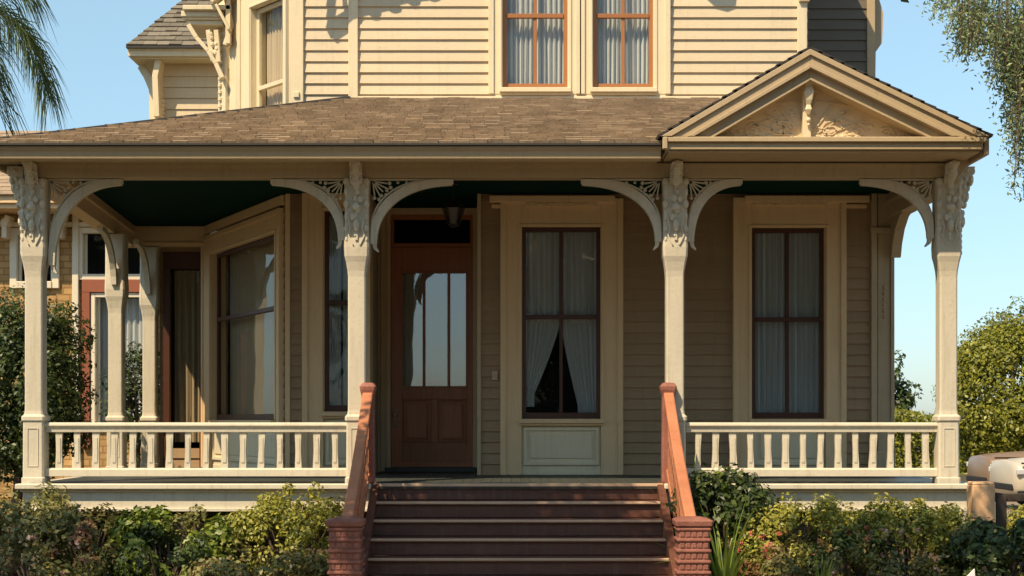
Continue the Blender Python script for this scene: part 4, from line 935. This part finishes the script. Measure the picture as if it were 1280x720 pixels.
# dark tree-like shrub at the far left of the porch
def tree(name, x, y, trunk_h, crown, rad, mat, label, n=200, per=120, leaf=.06, cr=.3, tr=.1, cat='tree', group=None, limbs=7, shell=.3, bend=False):
    r_ = root(name, (x, y, 0), label, cat, group); c = Vector(crown)
    m = MB().world(); top = Vector((crown[0], crown[1], crown[2] - rad[2] * .3)); b = Vector((x, y, 0)); mid = b.lerp(top, .5) + Vector((random.uniform(-.1, .1), 0, 0))
    if bend: mid = Vector((x, y, top.z * .8))
    m.tube([tuple(b), tuple(b.lerp(mid, .15)), tuple(mid), tuple(top)], [tr * 1.5, tr * 1.1, tr * .85, tr * .5], 10); m.build('trunk', 'bark', r_, smooth=True)
    m = MB().world()
    for k in range(limbs):
        d = Vector((math.cos(k * 2.4), math.sin(k * 2.4), random.uniform(-.2, .8))); e = c + Vector((d.x * rad[0], d.y * rad[1], d.z * rad[2])) * .8; s_ = mid.lerp(top, random.uniform(.2, 1))
        q = s_.lerp(e, .5) + Vector((0, 0, .12 * rad[2])); m.tube([tuple(s_), tuple(q), tuple(e)], [tr * .4, tr * .25, tr * .08], 6)
    m.build('limbs', 'bark', r_, smooth=True)
    P, Nn = clumps(crown, rad, n, cr, per, shell=shell); leafmesh('crown', LM[mat], r_, P, Nn, leaf); return r_
tree('laurel_tree', X(8, 17.5), 17.5, 1, (X(38, 17.5), 17.5, Z(480, 17.5)), (.62, .6, 1.05), 'dark', 'dark leaved laurel beyond the left corner post of the porch', n=190, per=130, leaf=.055, cr=.2, tr=.07, shell=.2)
tree('laurel_tree', X(172, 21), 21, 1, (X(172, 21), 21, Z(500, 21)), (.35, .4, .8), 'dark', 'small dark bush seen between the two side porch posts', n=60, per=110, leaf=.05, cr=.16, tr=.04, cat='bush', shell=.2)
# right side: round golden hedge tree, dark trees, loose tree
tree('round_hedge_tree', X(1262, 40), 40, 1, (X(1290, 40), 40, Z(500, 40)), (2.1, 1.8, 1.9), 'hedge', 'golden green rounded tree beyond the right corner post', n=420, per=150, leaf=.11, cr=.38, tr=.2, shell=.75)
tree('airy_tree', X(1262, 46), 46, 1, (X(1266, 46), 46, Z(412, 46)), (.8, .8, .8), 'pepper', 'airy pale tree poking above the golden rounded tree', n=26, per=46, leaf=.13, cr=.28, tr=.1, shell=.2)
tree('dark_tree', X(1118, 60), 60, 1, (X(1105, 60), 60, Z(495, 60)), (1.0, 1, 1.4), 'dark', 'small dark tree behind the right end of the porch', n=60, per=90, leaf=.2, cr=.4, tr=.15, shell=.2)
r_ = root('clipped_hedge', (X(1160, 50), 50, 0), 'low clipped hedge far behind the right railing', 'hedge')
P = np.column_stack([RNG.uniform(X(1090, 50), X(1330, 50), 9000), RNG.uniform(49.4, 50.6, 9000), RNG.uniform(0, Z(515, 50), 9000)]); P[:, 2] += .12 * np.sin(P[:, 0] * 1.7)
leafmesh('foliage', LM['hedge'], r_, P, np.tile([0, -.6, .6], (len(P), 1)), .16)
r_ = root('reflection_hedge', (5, -10, 0), 'unseen hedge added behind the viewer to darken window reflections', 'hedge')  # unseen hedge added to close bright gaps in the window reflections
P = np.column_stack([RNG.uniform(-1.2, 13, 14000), RNG.uniform(-10.6, -9.6, 14000), RNG.uniform(0, 2.9, 14000)]); leafmesh('foliage', LM['street'], r_, P, np.tile([0, .6, .6], (len(P), 1)), .2)
# hanging tree, top right: trunk outside the frame
def hanging_tree():
    x, y = 5.9, 12.6
    r_ = root('pepper_tree', (x, y, 0), 'pale green weeping tree hanging in from the top right corner', 'tree')
    m = MB().world(); m.tube([(x, y, 0), (x + .05, y, 2), (x - .1, y, 4), (x - .3, y, 6)], [.22, .17, .13, .08], 10)
    for k in range(8): m.tube([(x - .15, y, 4.2 + .2 * k), (x - .6 - .1 * k, y - .3 + .1 * k, 5.1 + .2 * k), (x - 1.3 - .1 * (k % 3), y - .6 + .17 * k, 5.3 + .22 * k)], [.05, .035, .012], 6)
    m.build('trunk', 'bark', r_, smooth=True)
    P = []; V2 = MB().world()
    def strand(px, py0, py1, dense=1.0):
        yy = y + random.uniform(-.5, .6); a = Vector((X(px, yy), yy, Z(py0, yy))); drop = (py1 - py0) * yy / 1960; sway = random.uniform(-.12, .02)
        n = int(drop / .012 * dense); pts = []
        for i in range(n):
            t = i / max(1, n - 1); c = a + Vector((sway * t * t, 0, -drop * t)); s_ = .05 * (1 - .5 * t) + .012
            P.append(tuple(c + Vector((random.gauss(0, s_ * 1.2), random.gauss(0, s_), random.gauss(0, .03))))); 
            if i % 8 == 0: pts.append(tuple(c))
        if len(pts) > 2: V2.tube(pts, .003, 3)
    for i in range(230):
        px = 1172 + 150 * random.random() ** .8; lim = np.interp(px, [1172, 1190, 1215, 1240, 1265, 1290, 1330], [12, 25, 78, 62, 140, 235, 260])
        strand(px, -40 + random.random() * 60 + lim * random.random() * .5, lim * random.uniform(.45, 1.0) + 4)
    for px, p0, p1 in ((1202, 10, 72), (1208, 20, 82), (1213, 10, 70), (1248, 30, 112), (1262, 60, 150), (1270, 80, 190), (1276, 100, 236), (1272, 60, 170), (1283, 90, 250), (1279, 40, 200)):
        for q in range(3): strand(px + random.uniform(-4, 4), p0, p1, .8)
    for i in range(80): strand(1215 + 130 * random.random(), -260 + random.random() * 200, -10, .6)
    P = np.array(P); V2.build('hanging_twigs', 'bark', r_)
    leafmesh('foliage', LM['pepper'], r_, P, np.tile([0, -1, .3], (len(P), 1)), .043, .36, .9)
hanging_tree()
# palm, top left
def palm():
    yy = 20.0; x = X(-62, yy); cz = Z(15, yy)
    r_ = root('palm_tree', (x, yy, 0), 'palm with drooping feathery fronds at the top left corner', 'palm tree')
    m = MB().world(); m.tube([(x, yy, 0), (x + .05, yy, 2), (x, yy, 4), (x, yy, cz - .1)], [.2, .16, .14, .16], 12); m.build('trunk', 'bark', r_, smooth=True)
    def frond(a_, L, lift, droop, dens=52, tilt=0.0):
        V = []; F = []; c = Vector((x, yy, cz)); d = Vector((math.cos(a_), math.sin(a_), 0)); pts = []
        for j in range(dens + 1):
            t = j / dens; pts.append(c + d * (L * (t - .18 * t ** 3)) + Vector((0, 0, lift * t - droop * t ** 2.3)))
        side = Vector((-d.y, d.x, 0))
        def leaflet(p, dr, ln, w):
            k = len(V); sd = dr.cross(Vector((.2, .9, .3))).normalized() * w; mid = p + dr * ln * .5 + Vector((0, 0, -.05 * ln)); e = p + dr * ln * .85 + Vector((0, 0, -.42 * ln))
            V.extend([tuple(p - sd * .4), tuple(p + sd * .4), tuple(mid - sd), tuple(mid + sd), tuple(e - sd * .12), tuple(e + sd * .12)]); F.append((k, k + 1, k + 3, k + 2)); F.append((k + 2, k + 3, k + 5, k + 4))
        for j in range(5, dens + 1):
            t = j / dens; tg = (pts[j] - pts[j - 1]).normalized(); ln = (.52 * math.sin(min(1, t * 1.25 + .15) * math.pi * .62) + .12)
            for sg in (-1, 1):
                for _ in range(2):
                    dr = (side * sg * random.uniform(.3, 1.2) + tg * random.uniform(.5, .9) + Vector((0, 0, random.uniform(-.9, .25)))).normalized(); leaflet(pts[j], dr, ln * random.uniform(.75, 1.25), .0065)
        k = len(V)
        for j in range(dens + 1):
            w = .018 * (1 - t * 0 - j / dens * .8); V.extend([tuple(pts[j] - side * w), tuple(pts[j] + side * w)])
            if j: q = len(V) - 4; F.append((q, q + 1, q + 3, q + 2))
        rawmesh('frond', LM['palm'], r_, np.array(V), np.array(F))
    for (a_, L, li, dr) in ((-.2, 1.6, .55, 1.55), (-.6, 1.2, .1, 1.5), (.8, 1.7, .8, 1.6), (-1.3, 1.5, .7, 1.7), (1.6, 1.6, .8, 1.4), (2.3, 1.6, .7, 1.5), (3.1, 1.7, .8, 1.6), (-2.3, 1.6, .8, 1.6), (0.1, 1.15, .9, .55), (-2.9, 1.3, .3, 1.5)):
        frond(a_, L, li, dr)
palm()
# street trees behind the viewer's left and right, which shade the steps
tree('street_tree', -4.6, 9.6, 4, (-2.6, 9.8, 5.8), (1.3, 1.2, 1.1), 'street', 'leafy street tree outside the left of the frame', n=200, per=100, leaf=.10, cr=.30, tr=.13, shell=.1, bend=True, limbs=5)
tree('street_tree', 4.4, 9.6, 4, (2.0, 9.8, 5.12), (2.2, .8, .5), 'street', 'leafy street tree outside the right of the frame', n=75, per=100, leaf=.10, cr=.28, tr=.13, shell=.1, bend=True, limbs=5)
tree('street_tree', -9.5, 9.6, 4, (-7.0, 9.8, 5.15), (2.2, .9, .5), 'street', 'leafy street tree far outside the left of the frame', n=70, per=100, leaf=.10, cr=.28, tr=.13, shell=.1, bend=True, limbs=5)
for k, (tx, ty, th) in enumerate(((-26, -13, 12), (-20, -14, 13), (-14.5, -12, 12), (-8.5, -13, 12.5), (8.4, -11.5, 11), (12, -13, 13), (18, -12.5, 12), (24, -14, 13), (-17, -19, 14), (9, -19, 14), (3.6, -12.6, 10))):  # unseen trees added to cut the sky light reaching the porch
    tree('street_tree', tx, ty, 4, (tx, ty, th * .55), (3.6, 2.6, th * .45), 'street', 'tall unseen tree across the street, added to block sky light', n=190, per=60, leaf=.42, cr=1.0, tr=.25, group='unseen trees added across the street to block sky light')


# ============================================================ NEIGHBOUR HOUSE (left)
ny = 27.0
nb = root('neighbour_house', (X(60, ny), ny, 0), 'ochre stucco house with white and red framed windows seen past the left post', 'house')
def nx(p): return X(p, ny)
def nz(p): return Z(p, ny)
m = MB().fr((0, ny, 0))
def wallwith(m, a0, a1, c0, c1, holes):
    xs = sorted({a0, a1} | {v for h in holes for v in h[:2]}); zs = sorted({c0, c1} | {v for h in holes for v in h[2:]})
    for i in range(len(xs) - 1):
        for j in range(len(zs) - 1):
            xm, zm = (xs[i] + xs[i + 1]) / 2, (zs[j] + zs[j + 1]) / 2
            if any(h[0] < xm < h[1] and h[2] < zm < h[3] for h in holes): continue
            m.add([(xs[i], 0, zs[j]), (xs[i + 1], 0, zs[j]), (xs[i + 1], 0, zs[j + 1]), (xs[i], 0, zs[j + 1])], [(0, 1, 2, 3)])
hs = [(nx(22), nx(66), nz(352), nz(294)), (nx(104), nx(134), nz(343), nz(292)), (nx(110), nx(190), nz(530), nz(352)), (nx(150), nx(180), nz(343), nz(292))]
wallwith(m, nx(-120), nx(215), 0, nz(268), hs); m.build('wall', 'nb_wall', nb)
m = MB().world(); m.box(nx(-120), nx(215), ny + 1.2, ny + 6, 0, nz(268)); m.build('house_body', 'dark', nb)
m = MB().fr((0, ny, 0))
m.box(nx(-140), nx(230), -.2, .75, nz(268), nz(262)); m.box(nx(-140), nx(230), .7, .8, nz(262), nz(252)); m.build('eave', 'casing', nb, bevel=.01)
m = MB(); shingles(m, (nx(-140), ny - .85, nz(252)), (nx(230), ny - .85, nz(252)), (nx(200), ny + 2.5, nz(130)), (nx(-120), ny + 2.5, nz(130)), w=.25, e=.2); m.build('roof', 'shingle', nb)
m = MB().fr((0, ny, 0))
for i, p in enumerate((-20, 12, 80, 142)):
    m.band([(nx(p), nz(300)), (nx(p), nz(285)), (nx(p + 4), nz(272))], .09, .0, .3); m.sph(nx(p), .2, nz(280), .1)
m.box(nx(-60), nx(200), .0, .08, nz(284), nz(278)); m.box(nx(92), nx(100), 0, .1, 0, nz(268)); m.box(nx(139), nx(146), 0, .1, nz(352), nz(268)); m.build('trim', 'nb_trim', nb, bevel=.01)
def nwin(p0, p1, y0, y1, fm, t=.12, cur=True, label=None):
    m = MB().fr((0, ny, 0)); a0, a1, c0, c1 = nx(p0), nx(p1), nz(y1), nz(y0)
    m.box(a0 - t, a0, -.05, .06, c0 - t, c1 + t); m.box(a1, a1 + t, -.05, .06, c0 - t, c1 + t); m.box(a0, a1, -.05, .06, c1, c1 + t); m.box(a0, a1, -.05, .08, c0 - t, c0)
    m.box(a0, a0 + .05, -.1, -.05, c0, c1); m.box(a1 - .05, a1, -.1, -.05, c0, c1)
    w = m.build('window', fm, nb, bevel=.008)
    if label: w['label'] = label
    m = MB().fr((0, ny, 0)); m.add([(a0, -.08, c0), (a1, -.08, c0), (a1, -.08, c1), (a0, -.08, c1)], [(0, 1, 2, 3)]); m.build('pane', 'glass', w)
    if cur: m = MB().fr((0, ny, 0)); c = (a0 + a1) / 2; curtain(m, a0, c - .03, c0, c1, -.2, 4, .03); curtain(m, c + .03, a1, c0, c1, -.2, 4, .03); m.build('curtain', 'curtain', w, smooth=True)
    return w
nwin(22, 66, 294, 352, 'nb_trim', cur=False, label='small white framed window'); nwin(104, 134, 292, 343, 'nb_trim', t=.1, cur=False); nwin(150, 180, 292, 343, 'nb_trim', t=.1, cur=False)
w = nwin(120, 182, 372, 530, 'nb_trim', t=.08, label='large curtained window in a red surround')
m = MB().fr((0, ny, 0)); m.box(nx(104), nx(114), 0, .09, nz(560), nz(350)); m.box(nx(187), nx(196), 0, .09, nz(560), nz(350)); m.box(nx(104), nx(196), -.02, .095, nz(366), nz(350)); m.build('red_surround', 'nb_red', nb, bevel=.008)
m = MB().fr((0, ny, 0)); m.box(nx(112), nx(188), -.03, .02, nz(366), nz(350)); m.box(nx(112), nx(188), -.03, -.01, nz(600), nz(530)); m.build('panel', 'nb_red', nb)

# ============================================================ CARS, FENCE, SMALL THINGS
def car(x0, yc, paintm, label, length=4.5, hood=1.05):
    r_ = root('parked_car', (x0 + length / 2, yc, 0), label, 'car', 'cars parked in the drive')
    L = length; W = .88; b = MB().world()
    # body cross-sections along x: (x, half width, z sill, z belt)
    secs = [(0, .70, .40, .80), (.05, .80, .30, .92), (.16, .85, .28, hood - .08), (.4, .87, .27, hood - .03), (1.2, W, .27, hood + .02), (2.2, W, .26, hood + .06), (3.6, W, .27, hood + .05), (4.2, .84, .30, hood), (L - .05, .76, .36, hood - .1), (L, .64, .48, .8)]
    rings = []
    for (x, w, z0, z1) in secs:
        X0 = x0 + x; zm = (z0 + z1) / 2
        rings.append([(X0, yc - w * .88, z0), (X0, yc - w, z0 + .1), (X0, yc - w * 1.01, zm), (X0, yc - w * .96, z1 - .07), (X0, yc - w * .82, z1), (X0, yc, z1 + .035), (X0, yc + w * .82, z1), (X0, yc + w * .96, z1 - .07), (X0, yc + w * 1.01, zm), (X0, yc + w, z0 + .1), (X0, yc + w * .88, z0)])
    k = len(rings[0]); pts = [p for r in rings for p in r]; f = []
    for i in range(len(rings) - 1):
        for j in range(k): f.append((i * k + j, i * k + (j + 1) % k, (i + 1) * k + (j + 1) % k, (i + 1) * k + j))
    f.append(tuple(range(k))); f.append(tuple(range((len(rings) - 1) * k, len(rings) * k))); b.add(pts, f)
    o = b.build('body', paintm, r_, bevel=.03)
    b = MB().world(); b.box(x0 + .12, x0 + L - .1, yc - W - .015, yc - W + .04, hood - .10, hood - .07); b.box(x0 + .05, x0 + L - .1, yc - W - .012, yc - W + .04, .30, .38); b.build('trim', 'tyre', r_); o.data.polygons.foreach_set('use_smooth', [True] * len(o.data.polygons)); es = o.modifiers.new('e', 'EDGE_SPLIT'); es.split_angle = R(32)
    b = MB().world(); b.box(x0 + 1.2, x0 + 1.21, yc - W - .012, yc - W + .03, .35, hood - .02); b.build('door_gap', 'tyre', r_)
    b = MB().world(); z0 = hood + .03; zt = hood + .5
    b.hexa([(x0 + 1.15, yc - .78, z0), (x0 + 3.95, yc - .78, z0), (x0 + 3.95, yc + .78, z0), (x0 + 1.15, yc + .78, z0), (x0 + 1.85, yc - .6, zt), (x0 + 3.3, yc - .6, zt), (x0 + 3.3, yc + .6, zt), (x0 + 1.85, yc + .6, zt)])
    b.build('windows', 'carglass', r_, bevel=.05)
    b = MB().world(); b.hexa([(x0 + 1.8, yc - .62, zt - .02), (x0 + 3.36, yc - .62, zt - .02), (x0 + 3.36, yc + .62, zt - .02), (x0 + 1.8, yc + .62, zt - .02), (x0 + 1.95, yc - .55, zt + .05), (x0 + 3.25, yc - .55, zt + .05), (x0 + 3.25, yc + .55, zt + .05), (x0 + 1.95, yc + .55, zt + .05)]); b.build('roof', paintm, r_, bevel=.02)
    for wx in (.82, 3.6):
        for sg in (-1, 1):
            b = MB().fr((x0 + wx, yc + sg * .84, .32)); 
            for (ra, rb, y0, y1, mt, nm) in ((.32, .2, -.1, .1, 'tyre', 'wheel'),):
                n = 20; P_ = []
                for (rr2, bb) in ((.2, -.1), (.32, -.1), (.32, .1), (.2, .1)):
                    P_ += [(rr2 * math.cos(2 * math.pi * i / n), bb, rr2 * math.sin(2 * math.pi * i / n)) for i in range(n)]
                F_ = [(a * n + i, a * n + (i + 1) % n, ((a + 1) % 4) * n + (i + 1) % n, ((a + 1) % 4) * n + i) for a in range(4) for i in range(n)]
                b.add(P_, F_); wo = b.build(nm, mt, r_)
            b = MB().fr((x0 + wx, yc + sg * .84, .32)); b.add([(0, .06, 0)] + [(.2 * math.cos(2 * math.pi * i / 16), .02, .2 * math.sin(2 * math.pi * i / 16)) for i in range(16)] + [(0, -.06, 0)], [(0, 1 + i, 1 + (i + 1) % 16) for i in range(16)] + [(17, 1 + i, 1 + (i + 1) % 16) for i in range(16)]); b.build('rim', 'chrome', wo)
    b = MB().world()
    for sg in (-1, 1): b = MB().world(); b.box(x0 + .03, x0 + .4, min(yc + sg * .80, yc + sg * .90), max(yc + sg * .80, yc + sg * .90), .68, .79); b.build('headlight', 'chrome', r_, bevel=.02)
    b = MB().world(); b.box(x0 - .03, x0 + .1, yc - .7, yc + .7, .38, .5); b.build('bumper', 'tyre', r_, bevel=.02)
    return r_
car(X(1251, 30), 30, 'cream_car', 'cream car cut off by the right edge of the photo', hood=.98)
car(X(1221, 33.5), 33.5, 'brown_car', 'brown car parked behind the cream car', hood=1.0)
fy = 13.2
f_ = root('garden_fence', (X(1226, fy), fy, 0), 'wooden garden fence starting with a tall pale post at the right of the porch', 'fence')
m = MB().world(); a, b_ = X(1212, fy), X(1240, fy); m.box(a, b_, fy - .09, fy + .09, 0, Z(606, fy)); m.hexa([(a, fy - .09, Z(606, fy)), (b_, fy - .09, Z(606, fy)), (b_, fy + .09, Z(606, fy)), (a, fy + .09, Z(606, fy)), (a + .006, fy - .08, Z(602, fy)), (b_ - .006, fy - .08, Z(602, fy)), (b_ - .006, fy + .08, Z(602, fy)), (a + .006, fy + .08, Z(602, fy))]); m.build('fence_post', 'fence', f_, bevel=.008)
m = MB().world(); m.box(b_, b_ + 2.6, fy - .02, fy + .05, Z(627, fy), Z(617, fy)); m.box(b_, b_ + 2.6, fy - .02, fy + .05, .25, .33); m.build('fence_rail', 'fencedark', f_, bevel=.005)
for i in range(6): m = MB().world(); xx = X(1249, fy) + i * .42; m.box(xx - .04, xx + .05, fy - .045, fy - .022, 0.05, Z(619, fy)); m.build('picket', 'fencedark', f_, bevel=.004)
m = MB().fr((X(1212, 11.7), 11.7, 0)); m.prism([(-.04, 0), (.04, 0), (.04, Z(728, 11.7)), (.035, Z(711, 11.7)), (-.04, Z(724, 11.7))], -.01, .01)
o = m.build('garden_stake', 'white', None); tag(o, 'small white pointed stake at the bottom edge among the right shrubs', 'stake')

# ============================================================ GROUND
def sheet(name, mat, x0, x1, y0, y1, z):
    m = MB().world(); m.add([(x0, y0, z), (x1, y0, z), (x1, y1, z), (x0, y1, z)], [(0, 1, 2, 3)]); o = m.build(name, mat); o['kind'] = 'structure'; return o
sheet('ground', 'lawn', -400, 400, -400, 400, 0)
sheet('path', 'concrete', -1.2, 1.3, 3.2, 12.0, .004)
sheet('driveway', 'concrete', 6.5, 30, 3.2, 38, .004)
sheet('pavement', 'concrete', -60, 60, 1.2, 3.2, .008)
m = MB().world(); m.box(-60, 60, 1.0, 1.2, -.1, .012); k = m.build('kerb', 'concrete', None, bevel=.02); k['kind'] = 'structure'
sheet('road', 'asphalt', -200, 200, -9, 1.0, .006)

# ============================================================ LIGHT, SKY, CAMERA
ELEV, AZ = R(52), R(38)
w = bpy.data.worlds.new('World'); scene.world = w; w.use_nodes = True; nt = w.node_tree; nt.nodes.clear()
sky = nt.nodes.new('ShaderNodeTexSky'); sky.sky_type = 'NISHITA'; sky.sun_disc = False; sky.sun_elevation = ELEV; sky.sun_rotation = math.pi + AZ
sky.air_density = 1.0; sky.dust_density = .35; sky.ozone_density = 3.0
bg = nt.nodes.new('ShaderNodeBackground'); bg.inputs[1].default_value = .13; ow = nt.nodes.new('ShaderNodeOutputWorld')
tint = nt.nodes.new('ShaderNodeMix'); tint.data_type = 'RGBA'; tint.blend_type = 'MULTIPLY'; tint.inputs[0].default_value = 1; tint.inputs[7].default_value = (1.5, 1.36, 1.12, 1)
nt.links.new(sky.outputs[0], tint.inputs[6]); tcn = nt.nodes.new('ShaderNodeTexCoord'); sx_ = nt.nodes.new('ShaderNodeSeparateXYZ'); nt.links.new(tcn.outputs['Generated'], sx_.inputs[0])
mrr = nt.nodes.new('ShaderNodeMapRange'); mrr.inputs[1].default_value = 0; mrr.inputs[2].default_value = .30; mrr.inputs[3].default_value = 0; mrr.inputs[4].default_value = 1
nt.links.new(sx_.outputs['Z'], mrr.inputs[0]); g2 = nt.nodes.new('ShaderNodeMix'); g2.data_type = 'RGBA'; g2.blend_type = 'MIX'
g2.inputs[6].default_value = (.39, .50, .72, 1); g2.inputs[7].default_value = (1.0, 1.06, 1.0, 1); nt.links.new(mrr.outputs[0], g2.inputs[0])
g3 = nt.nodes.new('ShaderNodeMix'); g3.data_type = 'RGBA'; g3.blend_type = 'MULTIPLY'; g3.inputs[0].default_value = 1
nt.links.new(tint.outputs[2], g3.inputs[6]); nt.links.new(g2.outputs[2], g3.inputs[7]); nt.links.new(g3.outputs[2], bg.inputs[0]); nt.links.new(bg.outputs[0], ow.inputs[0])
sd = bpy.data.lights.new('sun', 'SUN'); sd.energy = 5.0; sd.angle = R(.5); sd.color = (1, .80, .54)
so = bpy.data.objects.new('sun', sd); COL.objects.link(so)
ts = Vector((-math.sin(AZ) * math.cos(ELEV), -math.cos(AZ) * math.cos(ELEV), math.sin(ELEV))); so.rotation_euler = ts.to_track_quat('Z', 'Y').to_euler(); so.location = (-8, -8, 15)
cd = bpy.data.cameras.new('camera'); co = bpy.data.objects.new('camera', cd); COL.objects.link(co); scene.camera = co
co.location = (0, 0, EZ); co.rotation_euler = (R(90), 0, 0); cd.sensor_width = 36; cd.lens = 1960 / 1280 * 36; cd.shift_y = 166 / 1280; cd.clip_end = 2000
vs = scene.view_settings; vs.view_transform = 'Standard'; vs.look = 'None'; vs.exposure = .36; vs.gamma = 1
